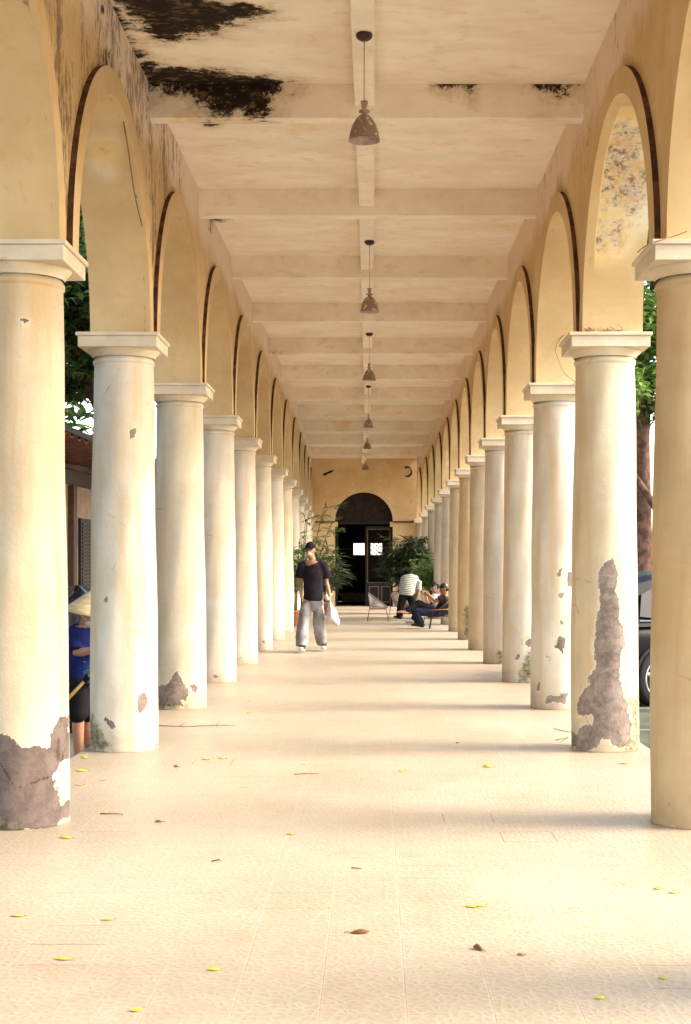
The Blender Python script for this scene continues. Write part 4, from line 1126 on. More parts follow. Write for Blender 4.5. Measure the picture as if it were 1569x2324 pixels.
for q in 'LR':
    hp, kn, an = J['hip'+q], J['kn'+q], J['an'+q]; g.tube([hp, hp*.5+kn*.5, kn, kn*.5+an*.5, kn*.12+an*.88], [.10,.09,.078,.07,.066], 14, round_ends=True)
o = g.build('trousers', M['black_cloth'], root, True, off); fuse(o, .011, 3); folds(o, .02)
shoe(root, J['anR'], J['toR'], M['sole'], zf, False)
g = G(); Mb = Matrix((s_, f, u)).transposed(); g.ball(c + f*.002 + u*.050, (.078,.095,.076), 16, 10, Mb); g.ball(c - f*.03 + u*.005, (.081,.08,.08), 16, 10, Mb); g.build('hair', M['hair'], root, True, off)

# --- man bending over, seen from behind
de = 35.2
def a(px, py, dy=0.0): return unproj(px, py, de + dy)
zf = -fdrop(de)
root = thing('person', 'man in pale striped shirt and black trousers bending forward with his back to us', 'person', (a(922,1400).x, de, zf)); off = root.location
J = dict(head=a(937,1340,.62), neck=a(935,1322,.50), chest=a(931,1316,.34), pelvis=a(924,1343,0), shL=a(915,1320,.40), shR=a(950,1320,.36),
         elL=a(914,1342,.45), wrL=a(925,1356,.55), elR=a(949,1345,.34), wrR=a(944,1364,.45), hipL=a(917,1347,0), hipR=a(931,1347,0),
         knL=a(909,1378,-.04), anL=a(907,1402,.02), toL=a(898,1407,.14), knR=a(939,1378,.0), anR=a(943,1402,.02), toR=a(946,1407,.16))
for q in 'LR': J['an'+q].z = zf + .09; J['to'+q].z = zf + .035
person_body(root, J, M['skin2'], Vector((.2,.3,-1)), Vector((.1,1,.1)), {'L': (Vector((.3,.2,-1)), Vector((1,0,0)), Vector((0,1,0)), .5), 'R': (Vector((-.2,.2,-1)), Vector((-1,0,0)), Vector((0,1,0)), .5)}, feet=False)
lat = Vector((1,0,0))
g = G(); g.tube([a(923,1352,-.02), a(924,1343,0), a(926,1328,.1), a(929,1314,.24), a(933,1312,.38), a(935,1320,.48)], [(.185,.13),(.188,.135),(.195,.135),(.215,.13),(.20,.11),(.08,.07)], 20, side=lat)
for q in 'LR':
    m = J['sh'+q]*.2 + J['el'+q]*.8; g.tube([J['sh'+q]*.8+J['chest']*.2, J['sh'+q], m], [.075,.085,.09], 12)
o = g.build('shirt', M['stripe'], root, True, off); fuse(o, .011, 3); folds(o, .02)
g = G(); g.tube([a(924,1338,.01), a(924,1348,0), a(924,1354,0)], [(.165,.12),(.178,.125),(.15,.12)], 18, side=lat)
for q in 'LR':
    hp, kn, an = J['hip'+q], J['kn'+q], J['an'+q]; g.tube([hp, hp*.5+kn*.5, kn, kn*.5+an*.5, an + Vector((0,0,.03))], [.11,.105,.09,.085,.08], 14, round_ends=True)
o = g.build('trousers', M['black_cloth'], root, True, off); fuse(o, .011, 3); folds(o, .02)
shoe(root, J['anL'], J['toL'], M['boot'], zf, False); shoe(root, J['anR'], J['toR'], M['boot'], zf, False)
g = G(); g.ball(J['head'] + Vector((0,.02,.01)), (.085,.1,.095)); g.build('hair', M['hair'], root, True, off)

# --- woman in the conical hat, outside beyond the left columns
dg_ = 12.25; ZG = -.3
def a(px, py, dy=0.0): return unproj(px, py, dg_ + dy)
root = thing('person', 'woman in conical straw hat, blue top and black shorts beyond the left columns', 'person', (a(186,1700).x, dg_, ZG)); off = root.location
J = dict(head=a(203,1392,-.02), neck=a(197,1417), chest=a(191,1447), pelvis=a(186,1533), shR=a(171,1430,-.02), shL=a(216,1430,.08),
         elR=a(174,1482,-.12), wrR=a(218,1474,-.26), elL=a(226,1480,.02), wrL=a(232,1474,-.2), hipR=a(178,1540), hipL=a(200,1540,.05),
         knR=a(177,1620,-.03), anR=a(178,1722,.02), toR=a(186,1736,-.2), knL=a(200,1618,.08), anL=a(203,1715,.16), toL=a(214,1730,-.05))
for q in 'LR': J['an'+q].z = ZG + .075; J['to'+q].z = ZG + .03
c, f, u, s_ = person_body(root, J, mskin('skin_sunburnt', (.42,.2,.12)), Vector((.75,-.6,-.35)), Vector((.1,0,1)), {'R': (Vector((1,-.2,-.1)), Vector((0,0,-1)), Vector((0,-1,0)), .7), 'L': (Vector((.6,-.5,-.1)), Vector((0,0,-1)), Vector((-1,0,0)), .7)})
lat = (J['shL']-J['shR']).normalized()
g = G(); g.tube([a(188,1552), a(187,1532), a(188,1490), a(191,1450), a(194,1430), a(196,1421), a(197,1417)], [(.155,.135),(.16,.14),(.155,.135),(.168,.13),(.165,.11),(.11,.085),(.06,.06)], 20, side=lat)
for q in 'LR':
    m = J['sh'+q]*.1 + J['el'+q]*.9; g.tube([J['sh'+q]*.8+J['chest']*.2, J['sh'+q], m], [.065,.074,.078], 12)
o = g.build('top', M['blue_cloth'], root, True, off); fuse(o, .010, 3); folds(o, .02)
g = G(); g.tube([a(187,1535), a(187,1550)], [(.165,.14),(.172,.145)], 18, side=lat)
for q in 'LR':
    hp, kn = J['hip'+q], J['kn'+q]; g.tube([hp, hp*.5+kn*.5, kn*1.02-hp*.02], [.105,.10,.092], 14, round_ends=True)
o = g.build('shorts', M['black_cloth'], root, True, off); fuse(o, .011, 3); folds(o, .015)
M['straw'] = (lambda t: t.out(t.mix(t.step(t.noise(t.scaled(t.coord('Object'), (9,9,60)), 1.0, 5), .35, .68), (.50,.33,.16), (.68,.50,.28)), .7, t.bump(t.noise(t.scaled(t.coord('Object'), (4,4,60)), 2.0, 3), .4, .006)))(NT('palm_straw', .7, .3))
ap = a(222,1330); ax_ = Vector((-.16,.12,-1)).normalized(); sx = ax_.cross(Vector((0,1,0))).normalized(); sy = ax_.cross(sx)
g = G(); rings = []
for t in (0.01,.1,.3,.5,.7,.85,1.0,1.0,.84,.5,.05):
    inn = len(rings) >= 7; r = .245*t - (.004 if inn else 0); h_ = .215*(t**1.04) + (.012 if inn else 0)
    rings.append([ap + ax_*h_ + sx*(max(r,.002)*math.cos(2*math.pi*j/40)) + sy*(max(r,.002)*math.sin(2*math.pi*j/40)) for j in range(40)])
g.loft(rings); g.build('conical_hat', M['straw'], root, True, off)
g = G(); g.ball(c - f*.02 + u*.01, (.083,.092,.09), 14, 9, Matrix((s_, f, u)).transposed()); g.build('hair', M['hair'], root, True, off)
g = G(); g.ball(c + f*.038 - u*.062, (.056,.066,.046), 14, 9, Matrix((s_, f, u)).transposed()); g.tube([c+s_*.05+f*.05-u*.05, c+s_*.078-u*.02], .006, 6); g.tube([c-s_*.05+f*.05-u*.05, c-s_*.078-u*.02], .006, 6); g.build('face_mask', M['mask'], root, True, off)
# split bamboo pole with a green bundle at its end
M['bamboo'] = (lambda t: t.out(t.mix(t.step(t.noise(t.scaled(t.coord('Object'), (2,40,40)), 1.0, 4), .4, .6), (.42,.22,.07), (.66,.42,.17)), .5))(NT('split_bamboo', .5, .4))
p0, p1 = a(120,1625,-.12), a(212,1524,-.32)
o = bpy.data.objects.new('bamboo_pole', None); COL.objects.link(o); o.location = p0
tag(o, 'split bamboo carrying pole slanting across the woman in the conical hat', 'pole')
g = G(); dr = (p1-p0); Lp = dr.length
for i in range(5):
    q = (i-2)*.0095; g.tube([(0, q, .003*math.sin(i*2)), (Lp*.5, q*.9, .004), (Lp, q*.5, 0)], [(.008,.008),(.008,.008),(.006,.006)], 7)
po = g.build('pole', M['bamboo'], o, True); o.rotation_mode = 'QUATERNION'; o.rotation_quaternion = dr.to_track_quat('X', 'Z')
g = G(); g.tube([(Lp*.80,0,0),(Lp*.90,0,0)], .028, 12); g.build('cloth_wrap', M['black_cloth'], o, True)
M['greens'] = mat_leafy('fresh_greens', (.10,.25,.04), (.22,.42,.10), .3)
g = G(); b_ = a(214,1512,-.34)
for i in range(60): g.leaf(b_ + Vector((rnd.gauss(0,.03), rnd.gauss(0,.03), rnd.gauss(-.03,.05))), (rnd.uniform(-1,1), rnd.uniform(-1,1), rnd.uniform(-1,.6)), (0,0,1), rnd.uniform(.03,.055), .022)
g.tube([b_ + Vector((-.03,0,-.09)), b_, b_ + Vector((.02,0,.06))], [.012,.02,.012], 8)
tag(g.build('vegetable_bunch', M['greens']), 'bunch of fresh greens held in front of the woman in the conical hat', 'vegetables')
# ------------------------------------------------------------------ pot plants
M['foliage_a'] = mat_leafy('bamboo_leaf', (.05,.10,.022), (.13,.21,.06), .3)
M['foliage_b'] = mat_leafy('dark_leaf', (.022,.04,.018), (.06,.085,.04), .2)
M['foliage_c'] = mat_leafy('bright_leaf', (.09,.17,.03), (.20,.32,.09), .35)
M['stem'] = simple('green_brown_stem', (.12,.12,.05), .7, .4, 20, .1)
M['terracotta'] = simple('terracotta', (.34,.13,.07), .85, .3, 8, .2)
M['bark'] = simple('rough_bark', (.15,.085,.06), .95, .6, 6, 1.0, .1)
def pot_plant(loc, label, mat, stems, hgt, spread, nleaf, L, W, pot=.22, lean=(0,0), up=.2, droop=.4, bias=None):
    r = thing('potted_plant', label, 'plant', loc)
    g = G(); g.lathe([(0,0),(pot*.7,0),(pot*.8,.02),(pot,.30),(pot*1.08,.31),(pot*1.08,.36),(pot*.95,.36),(pot*.92,.31),(0,.30)], 28); g.build('pot', M['terracotta'], r, True)
    g = G(); lg = G()
    for i in range(stems):
        an = 2*math.pi*i/stems + rnd.uniform(-.4,.4); sp = spread*rnd.uniform(.35,1); H = hgt*rnd.uniform(.6,1)
        b = Vector((pot*.5*math.cos(an), pot*.5*math.sin(an), .3)); tip = Vector((sp*math.cos(an)+lean[0]*H, sp*math.sin(an)*.8+lean[1]*H, H))
        m = b*.5 + tip*.5 + Vector((-.1*sp*math.cos(an), 0, .12*H)); pts = []
        for j in range(9): t = j/8; pts.append(b*(1-t)**2 + m*2*t*(1-t) + tip*t*t)
        g.tube(pts, [.014*(1-.75*j/8)+.003 for j in range(9)], 6)
        for j in range(nleaf):
            t = rnd.uniform(.25,1)**.8; k_ = min(7, int(t*8)); p = pts[k_]*(1-(t*8-k_)) + pts[k_+1]*(t*8-k_)
            if j % 3 == 0:   # a side twig with a fan of leaves
                a2 = rnd.uniform(0,6.28); q = p + Vector((math.cos(a2), math.sin(a2)*.7, rnd.uniform(-.1,.5)))*rnd.uniform(.12,.45)*(1 if bias is None else 1)
                if bias is not None: q += Vector(bias)*rnd.random()
                g.tube([p, p*.5+q*.5+Vector((0,0,.03)), q], [.005,.004,.002], 5)
                for s in range(6):
                    t2 = rnd.uniform(.4,1); lp = p*(1-t2)+q*t2; dv = (q-p).normalized() + Vector((rnd.gauss(0,.55), rnd.gauss(0,.55), rnd.gauss(-droop*.5,.4)))
                    lg.leaf(lp, dv, (rnd.gauss(0,.4), rnd.gauss(0,.4), 1), L*rnd.uniform(.6,1.15), W*rnd.uniform(.7,1.1))
            else:
                a2 = rnd.uniform(0,6.28); dv = Vector((math.cos(a2), math.sin(a2), rnd.gauss(up,.45)-droop*.4))
                lg.leaf(p, dv, (rnd.gauss(0,.4), rnd.gauss(0,.4), 1), L*rnd.uniform(.6,1.15), W*rnd.uniform(.7,1.1))
    g.build('stems', M['stem'], r, True); lg.build('foliage', mat, r)
    return r
dl = 34.5
pot_plant((unproj(688,1400,dl).x, dl, -fdrop(dl)), 'tall potted bamboo behind the walking man, its thin branches reaching across the doorway', M['foliage_a'], 10, 2.75, .55, 22, .20, .04, .2, (.12,0), bias=(.42,0,.05))
pot_plant((unproj(672,1400,dl-3).x-.12, dl-2.2, -fdrop(dl)), 'potted shrub with sunlit leaves against the left columns beside the walking man', M['foliage_c'], 9, 2.0, .34, 36, .14, .055, .18, (.0,0))
pot_plant((unproj(738,1400,dl+4).x, dl+4, -fdrop(dl)), 'low dark potted palm at the left of the doorway', M['foliage_b'], 14, 1.5, .45, 22, .30, .04, .2, (.0,0))
pot_plant((unproj(932,1400,39.5).x, 39.5, -fdrop(39)), 'dark bushy potted plant with long leaves at the right of the doorway', M['foliage_b'], 26, 2.1, .62, 46, .28, .05, .24)
pot_plant((unproj(985,1400,36.8).x, 36.8, -fdrop(37)), 'bright green potted bamboo between the dark bush and the right columns', M['foliage_c'], 18, 1.75, .55, 40, .17, .035, .22, (-.02,0))

# ------------------------------------------------------------------ outside: trees
def tree(loc, label, h_trunk, rt, crowns, nleaf, L, mat, limbs, lean=(0,0)):
    r = thing('tree', label, 'tree', loc); g = G()
    n = 18; rings = []
    for i in range(12):
        t = i/11; z = h_trunk*t; rr = rt*(1 - .35*t) + .25*rt*math.exp(-z*2.5)
        rings.append([(lean[0]*z + rr*(1+.10*math.sin(3*a+1.3*z)+.06*math.sin(7*a-2*z))*math.cos(a), lean[1]*z + rr*(1+.10*math.sin(3*a+1.3*z)+.06*math.sin(7*a-2*z))*math.sin(a), z) for a in [2*math.pi*j/n for j in range(n)]])
    g.loft(rings); tr = g.build('trunk', M['bark'], r, True)
    for lm in limbs:
        g = G(); g.tube(lm, [rt*.45*(1-.7*i/(len(lm)-1))+.012 for i in range(len(lm))], 9, round_ends=True); g.build('limb', M['bark'], r, True)
    g = G()
    for (c, R, share) in crowns:
        c = Vector(c); cl = []
        for i in range(max(3, int(26*share))):
            v = Vector((rnd.gauss(0,1), rnd.gauss(0,1), rnd.gauss(0,.8))); v.normalize(); cl.append((c + Vector((v.x*R[0], v.y*R[1], v.z*R[2]))*rnd.uniform(.35,1), rnd.uniform(.16,.34)*R[0]))
        for i in range(int(nleaf*share)):
            q, rr = rnd.choice(cl); p = q + Vector((rnd.gauss(0,rr*.6), rnd.gauss(0,rr*.6), rnd.gauss(0,rr*.42)))
            g.leaf(p, (rnd.gauss(0,1), rnd.gauss(0,1), rnd.gauss(-.25,.5)), (rnd.gauss(0,.5), rnd.gauss(0,.5), 1), L*rnd.uniform(.6,1.2), L*rnd.uniform(.35,.5))
    g.build('crown', mat, r); return r
tl = tree((-3.15, 18.6, -.3), 'leafy dark tree beyond the left columns, above the canopy roof', 3.4, .17,
     [((-.75,-.2,5.3),(1.5,1.5,1.1),1.3), ((-.55,.2,4.3),(.9,.9,.5),.35), ((-.65,-.8,5.0),(.9,.7,.7),.6), ((-.9,1.6,6.6),(1.8,1.8,1.1),1.0)], 5200, .17, mat_leafy('tree_leaf_dark', (.015,.035,.012), (.12,.20,.045), .4),
     [[(-.02,0,3.0),(-.35,-.1,2.85),(-.8,-.2,2.95)], [(0,0,3.1),(-.4,.1,3.6),(-.7,.1,4.3)], [(0,0,3.3),(.2,.3,4.2)], [(-.02,0,3.2),(-.6,-.5,4.4)]])
tree((6.28, 34.0, -.3), 'big tree with rough brown trunk and bright green leaves beyond the right columns', 7.2, .30,
     [((.0,-.5,5.6),(1.5,1.4,1.0),1.0), ((.25,-.7,7.2),(1.9,1.8,1.1),1.0), ((.35,-.9,9.0),(2.3,2.1,1.4),1.0), ((1.6,.6,8.4),(1.8,1.8,1.2),.7), ((.6,-1.2,11.0),(2.3,2.1,1.6),.9)], 3600, .24, mat_leafy('tree_leaf_bright', (.05,.11,.02), (.26,.38,.08), .45),
     [[(.7,-.9,2.2),(.2,-.7,3.0),(-.4,-.4,4.0)], [(0,0,5.2),(.5,-.4,6.4)], [(0,0,6.0),(-.3,-.5,7.6)], [(0,0,6.8),(.4,-.7,9.0)]])

M['tree_far'] = mat_leafy('tree_leaf_mid', (.02,.045,.012), (.09,.15,.04), .3)  # unseen row added to darken the horizon glow and the car's reflections
for i, (x, y, lab) in enumerate(((19,13,'rounded tree nearest the viewpoint in the added row across the road'), (21,21,'second rounded tree of the added row across the road'), (20,30,'third rounded tree of the added row across the road'), (22,40,'farthest rounded tree of the added row across the road'))):
    tree((x, y, -.3), lab, 3.2, .2, [((0,0,4.2),(3.2,3.2,1.6),1.0), ((.6,-.8,2.6),(2.4,2.6,1.0),.7), ((-.4,.5,5.8),(2.0,2.0,.9),.6)], 1700, .55, M['tree_far'], [[(0,0,2.4),(.8,.3,3.6)], [(0,0,2.6),(-.8,-.5,3.8)]])['group'] = 'added trees in a row across the road'

for i, (x, y, lab) in enumerate(((-12.5,4,'broad dark tree nearest the viewpoint in the added row behind the low building'), (-13.5,13,'second broad dark tree of the added row behind the low building'), (-12.5,22,'third broad dark tree of the added row behind the low building'), (-13.5,32,'fourth broad dark tree of the added row behind the low building'), (-12.5,43,'farthest broad dark tree of the added row behind the low building'))):  # unseen row added to block the left sky, so light comes from the right
    tree((x, y, -.3), lab, 5.0, .3, [((0,0,7.0),(4.6,4.8,2.6),1.2), ((.6,-.8,4.2),(3.6,4.2,1.4),.8), ((-.4,.5,9.6),(3.2,3.4,1.5),.8)], 2000, .75, M['tree_far'], [[(0,0,3.4),(1.2,.3,5.6)], [(0,0,3.8),(-1.2,-.5,6.0)]])['group'] = 'added trees in a row behind the low building'

hg = thing('hedge', 'long clipped green hedge added out of view along the far side of the road on the right', 'hedge', (25, 22, -.3))  # unseen, added to give the car windows something dark to reflect
g = G()
for i in range(5200):
    x, y, z = rnd.uniform(-.8,.8), rnd.uniform(-34,34), rnd.uniform(0,2.6)
    g.leaf((x, y, z), (rnd.gauss(0,1), rnd.gauss(0,1), rnd.gauss(.1,.6)), (0,0,1), rnd.uniform(.4,.7), .3)
g.build('foliage', M['tree_far'], hg)
g = G(); g.box(-.6,.6,-34,34,0,2.3); g.build('inner_branches', M['bark'], hg)

# ------------------------------------------------------------------ outside: low building with a corrugated canopy on the left
M['hut_wall'] = simple('hut_plaster', (.36,.27,.21), .9, .3, 3, .2)
M['hut_wood'] = simple('dark_shutter', (.03,.024,.022), .6, .3, 14, .2)
M['hut_tile'] = simple('rusty_roof_sheet', (.20,.085,.055), .8, .45, 6, .3)
M['plate'] = simple('blue_enamel_plate', (.05,.11,.22), .4, .2, 10, 0)
XH = -5.15
hut = thing('low_building', 'low dark building with a rusty corrugated canopy beyond the left columns', 'building', (XH, 25, -.3)); off = hut.location
g = G(); g.box(XH-5, XH, 12, 44, -.3, 3.02); g.build('wall', M['hut_wall'], hut, False, off)
g = G(); g.add([(XH-5.4,11.6,3.02),(XH-5.4,44.4,3.02),(XH+.0,44.4,3.03),(XH+.0,11.6,3.03)], [(3,2,1,0)]); 
n = 260; vs = []
for i in range(n+1):
    y = 11.4 + 33.2*i/n; zz = .035*math.sin(i*math.pi/2) 
    vs += [(XH-2.5, y, 3.62+zz), (XH-.02, y, 3.10+zz), (XH+.85, y, 3.20+zz), (XH+.85, y, 3.23+zz), (XH-.02, y, 3.14+zz), (XH-2.5, y, 3.66+zz)]
fs = []
for i in range(n):
    for j in range(6): a_, b_ = i*6+j, i*6+(j+1) % 6; fs.append((a_, b_, b_+6, a_+6))
g.add(vs, fs); g.build('canopy_roof', M['hut_tile'], hut, False, off)
g = G(); g.box(XH+.80, XH+.88, 11.4, 44.6, 3.235, 3.32); g.build('fascia', M['hut_wood'], hut, False, off)
g = G(); g.box(XH+.001, XH+.05, 11.8, 44, 2.72, 3.015); g.build('beam', M['hut_wood'], hut, False, off)
def hutpx(px0, px1, py0, py1, X):     # a patch of the long wall that shows between these pixels
    d0 = X*KF/(px0-HX); d1 = X*KF/(px1-HX); dm = (d0+d1)/2
    return d0, d1, CAMZ + (HY-py1)*dm/KF, CAMZ + (HY-py0)*dm/KF
d0, d1, z0, z1_ = hutpx(181, 216, 1178, 1330, XH+.03)
g = G(); g.box(XH+.002, XH+.05, d0, d1+1.2, z0-.6, z1_); sh = g.build('shutter', M['hut_wood'], hut, False, off)
g = G()
for i in range(26):
    z = z0-.55 + (z1_-z0+.5)*i/26; g.box(XH+.05, XH+.075, d0+.08, d1+1.1, z, z+.028)
g.build('louvres', simple('shutter_slat', (.075,.06,.05), .6, .3, 14, 0), sh, False, off)
d0, d1, z0, z1_ = hutpx(170, 177, 1212, 1234, XH+.03); g = G(); g.box(XH+.002, XH+.03, d0, d1, z0, z1_); g.build('wall_plate', M['plate'], hut, False, off)
d0, d1, z0, z1_ = hutpx(158, 166, 1090, 1330, XH+.03); g = G(); g.box(XH+.001, XH+.10, d0, d1, -.3, 2.7); g.build('pilaster', simple('hut_brown_post', (.12,.07,.05), .8, .3, 8, 0), hut, False, off)
# tarpaulin heap behind the woman
M['tarp'] = simple('black_tarpaulin', (.018,.015,.015), .28, .4, 10, .2, .5)
tp = thing('tarpaulin', 'shiny black tarpaulin draped over a heap behind the woman in the conical hat', 'tarpaulin', (unproj(176,1350,15.5).x, 15.5, -.3))
g = G(); n = 72; rings = []
for z, r in ((0,.66),(.25,.62),(.6,.57),(.95,.50),(1.2,.42),(1.36,.28),(1.43,.12),(1.45,.01)):
    rings.append([((r + .035*math.sin(16*a_)*min(1,(1.5-z)))*math.cos(a_)*1.0, (r + .035*math.sin(16*a_)*min(1,(1.5-z)))*math.sin(a_)*1.5, z + .03*math.sin(5*a_)) for a_ in [2*math.pi*j/n for j in range(n)]])
g.loft(rings); g.build('sheet', M['tarp'], tp, True)
g = G(); g.tube([(.53*math.cos(t), .80*math.sin(t), .80+.03*math.sin(3*t)) for t in [2*math.pi*i/40 for i in range(41)]], .012, 6); g.build('rope', M['string'], tp, True)

# ------------------------------------------------------------------ outside right: parked black car
M['car_paint'] = simple('black_car_paint', (.008,.008,.009), .3, .2, 3, 0, .05)
M['glass'] = simple('dark_car_glass', (.012,.013,.016), .1, .1, 3, 0, .05)
M['rubber'] = simple('tyre_rubber', (.016,.015,.014), .85, .3, 20, .2)
M['alloy'] = simple('silver_alloy', (.62,.61,.60), .3, .15, 12, 0, .5, .7)
M['chrome'] = simple('chrome_trim', (.7,.69,.68), .15, .1, 12, 0, .5, .9)
M['red_lens'] = simple('red_lens', (.30,.02,.015), .2, .2, 12, 0, .5)
M['lens'] = simple('clear_lens', (.6,.6,.58), .1, .1, 12, 0, .6)
hdv = Vector((.83,.56,0)).normalized(); rw = Vector((3.345, 17.3, -.3))      # heading, rear wheel centre on the visible side
yawc = math.atan2(hdv.y, hdv.x)
right_side = Vector((hdv.y, -hdv.x, 0))
org = rw + hdv*1.25 - right_side*.78
car = thing('parked_car', 'black hatchback car with silver wheels parked beyond the right columns, tail towards the passage', 'car', (org.x, org.y, -.3), None, yawc)
# local: +x forward, +y left; rear axle at x=-1.25, front axle 1.30, half width .86
prof = [(-1.72,.42,.86),(-1.80,.62,.90),(-1.76,.88,.94),(-1.70,.98,.98),(-1.2,.90,1.01),(-.4,.86,1.0),(.6,.86,.98),(1.1,.84,.96),(1.7,.76,.90),(2.05,.66,.78),(2.12,.50,.62),(2.08,.36,.5)]
def section(x, zb, zs, zt, hw):          # one cross-section: sill, belly of the door, shoulder
    pts = [(hw*.86, zb), (hw*.98, zb+.10), (hw*1.0, (zb+zs)/2), (hw*.97, zs), (hw*.86, zt)]
    return [Vector((x, -y, z)) for y, z in pts] + [Vector((x, y, z)) for y, z in pts[::-1]]
g = G(); g.loft([section(-1.78,.36,.80,.90,.74), section(-1.74,.26,.86,.98,.83), section(-1.5,.22,.92,1.00,.87), section(-.8,.20,.92,.99,.88), section(.3,.20,.90,.97,.88), section(1.0,.20,.88,.96,.87), section(1.5,.22,.82,.90,.85), section(1.95,.26,.70,.77,.78), section(2.08,.34,.58,.64,.64)])
body = g.build('body', M['car_paint'], car, True); bv = body.modifiers.new('b', 'SUBSURF'); bv.levels = 2; bv.render_levels = 2
def cabin(x, zt, hw, zb, hb): return [Vector((x, -hb, zb)), Vector((x, -hw, zt-.05)), Vector((x, -hw*.8, zt)), Vector((x, hw*.8, zt)), Vector((x, hw, zt-.05)), Vector((x, hb, zb))]
g = G(); g.loft([[Vector((-1.74 if z < 1.1 else x, y, z)) for (x, y, z) in ((-1.74,-.80,.95),(-1.45,-.64,1.44),(-1.42,-.52,1.50),(-1.42,.52,1.50),(-1.45,.64,1.44),(-1.74,.80,.95))], cabin(-1.1,1.565,.65,.95,.84), cabin(-.3,1.60,.67,.95,.85), cabin(.35,1.575,.66,.95,.85), [Vector((x, y, z)) for (x, y, z) in ((1.15,-.80,.93),(.52,-.64,1.48),(.46,-.52,1.54),(.46,.52,1.54),(.52,.64,1.48),(1.15,.80,.93))]])
g.build('cabin', M['car_paint'], car, False); 
# windows set just proud of the cabin
def pane(vs, name='window'):
    g = G(); nn = (vs[1]-vs[0]).cross(vs[2]-vs[0]).normalized()
    cc = sum(vs, Vector())/len(vs)
    if nn.dot(cc - Vector((0,0,.9))) < 0: nn = -nn
    vs2 = [v + nn*.012 for v in vs]; vs1 = [v - nn*.02 for v in vs]
    k_ = len(vs); g.add(vs1 + vs2, [tuple(range(k_, 2*k_)), tuple(range(k_))[::-1]] + [(i, (i+1)%k_, k_+(i+1)%k_, k_+i) for i in range(k_)]); return g.build(name, M['glass'], car)
def side_at(x, z, s):     # point on the cabin's side
    t = (z-.95)/.60; return Vector((x, s*(.845 + (.665-.845)*t), z))
for s in (-1, 1):
    pane([side_at(-.28,1.03,s), side_at(.92,1.03,s), side_at(.52,1.44,s), side_at(-.28,1.50,s)])
    pane([side_at(-1.15,1.04,s), side_at(-.36,1.03,s), side_at(-.36,1.50,s), side_at(-1.02,1.47,s)])
    pane([side_at(-1.50,1.07,s), side_at(-1.22,1.04,s), side_at(-1.12,1.43,s), side_at(-1.40,1.33,s)], 'quarter_window')
    g = G(); g.tube([side_at(-1.5,1.02,s)*1.0, side_at(-.3,1.0,s), side_at(1.0,1.0,s)], .008, 6); g.build('window_trim', M['chrome'], car, True)
    g = G(); g.ball((.78, s*.95, 1.03), (.08,.11,.07)); g.build('wing_mirror', M['car_paint'], car, True)
    g = G(); g.box(-.18,.02, s*.885-.012, s*.885+.012, .82,.85); g.build('door_handle', M['chrome'], car)
    g = G(); g.ball((-1.74, s*.68, .84), (.06,.12,.11)); g.build('tail_light', M['red_lens'], car, True)
    g = G(); g.ball((1.90, s*.60, .66), (.16,.14,.07)); g.build('headlight', M['lens'], car, True)
pane([Vector((-1.72,-.68,1.02)), Vector((-1.72,.68,1.02)), Vector((-1.47,.55,1.42)), Vector((-1.47,-.55,1.42))], 'rear_window')
pane([Vector((1.10,-.70,.98)), Vector((1.10,.70,.98)), Vector((.54,.56,1.47)), Vector((.54,-.56,1.47))], 'windscreen')
g = G(); g.box(-1.79,-1.70,-.78,.78,.36,.48); bevel(g.build('bumper', M['rubber'], car), .02)
g = G(); g.box(-1.80,-1.775,-.25,.25,.62,.73); g.build('number_plate', M['lens'], car)
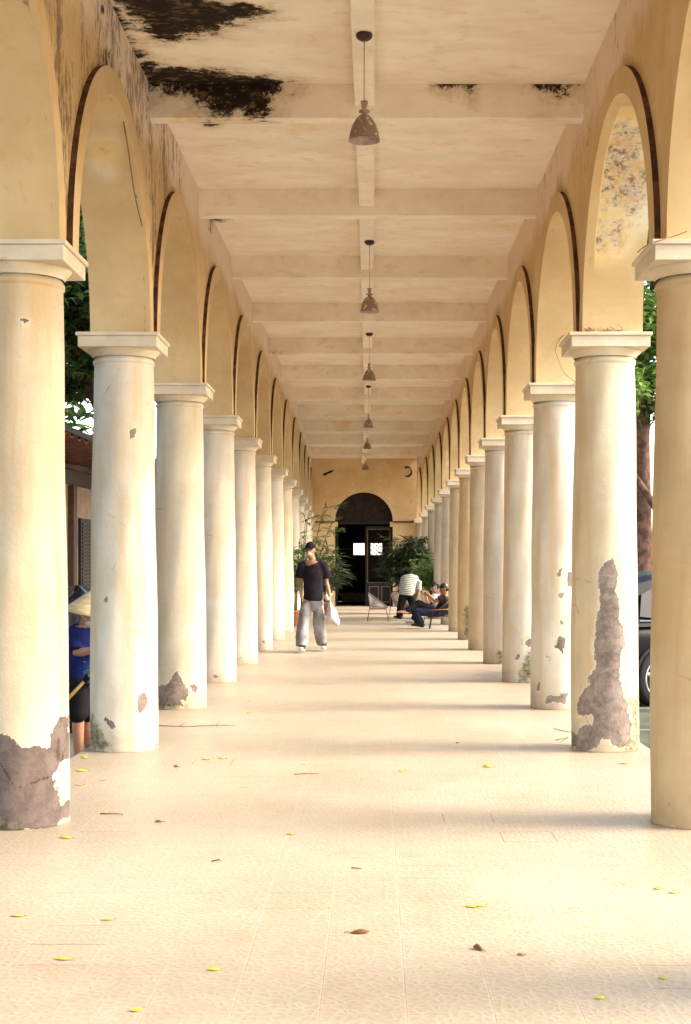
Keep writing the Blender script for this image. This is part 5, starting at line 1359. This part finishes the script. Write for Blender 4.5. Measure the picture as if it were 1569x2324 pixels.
for x in (-1.25, 1.32):
    for s in (-1, 1):
        wy = s*.78
        g = G(); g.lathe([(.20,-.10),(.30,-.105),(.325,-.085),(.33,0),(.325,.085),(.30,.105),(.20,.10)], 40); 
        ty = g.build('wheel', M['rubber'], car, True); ty.location = (x, wy+s*.012, .33); ty.rotation_euler = (math.pi/2, 0, 0)
        g = G(); zf_ = -s*.1
        g.lathe([(.222,zf_*.6),(.232,zf_*1.04),(.214,zf_*1.06),(.205,zf_*.5)], 40)
        for j in range(5):
            a_ = 2*math.pi*j/5 + .3; g.tube([(.03*math.cos(a_), .03*math.sin(a_), zf_*.95), (.212*math.cos(a_), .212*math.sin(a_), zf_*1.0)], [(.028,.014),(.022,.012)], 8, side=(-math.sin(a_), math.cos(a_), 0))
        g.tube([(0,0,zf_*.8),(0,0,zf_*1.05)], .045, 16)
        g.build('rim', M['alloy'], ty, True)
        g = G(); g.tube([(0,0,zf_*.45),(0,0,zf_*.5)], .21, 24); g.build('brake_disc', M['rubber'], ty)
        # dark wheel arch lip
        g = G(); g.tube([(x+.375*math.cos(t), s*.872, .33+.375*math.sin(t)) for t in [math.pi*i/16 for i in range(17)]], .022, 8); g.build('wheel_arch', M['rubber'], car, True)

# ------------------------------------------------------------------ light, sky, camera
EL = math.radians(33); AZ = math.radians(2.0)     # sun low over the right-hand side, soft through thin cloud
sun = bpy.data.lights.new('sun', 'SUN'); so = bpy.data.objects.new('sun', sun); COL.objects.link(so)
sun.energy = .92; sun.angle = math.radians(30); sun.color = (1.0, .945, .84)
dirv = Vector((math.cos(EL)*math.cos(AZ), -math.cos(EL)*math.sin(AZ), math.sin(EL)))
so.rotation_mode = 'QUATERNION'; so.rotation_quaternion = dirv.to_track_quat('Z', 'Y')
wd = bpy.data.worlds.new('World'); SC.world = wd; wd.use_nodes = True
nt = wd.node_tree; bg = nt.nodes['Background']
sky = nt.nodes.new('ShaderNodeTexSky'); sky.sky_type = 'NISHITA'; sky.sun_disc = False
sky.sun_elevation = EL; sky.sun_rotation = math.radians(90) + AZ; sky.dust_density = 2.0; sky.air_density = 1.0; sky.ozone_density = 1.0
mx = nt.nodes.new('ShaderNodeMix'); mx.data_type = 'RGBA'; mx.blend_type = 'MULTIPLY'; mx.inputs[0].default_value = 1
nt.links.new(sky.outputs[0], mx.inputs[6]); mx.inputs[7].default_value = (1.0, .945, .845, 1)
nt.links.new(mx.outputs[2], bg.inputs['Color']); bg.inputs['Strength'].default_value = .15
cam = bpy.data.cameras.new('camera'); co = bpy.data.objects.new('camera', cam); COL.objects.link(co); SC.camera = co
cam.sensor_fit = 'HORIZONTAL'; cam.sensor_width = 24.0; cam.lens = 24.0*KF/1569.0
cam.shift_x = (784.5-HX)/1569.0; cam.shift_y = (HY-1161.5)/1569.0
co.location = (0, 0, CAMZ); co.rotation_euler = (math.radians(90), 0, 0)
cam.clip_start = .05; cam.clip_end = 2000
SC.view_settings.view_transform = 'Standard'; SC.view_settings.look = 'None'; SC.view_settings.gamma = 1.0
SC.view_settings.exposure = 2.76
SC.cycles.diffuse_bounces = 6; SC.cycles.max_bounces = 10
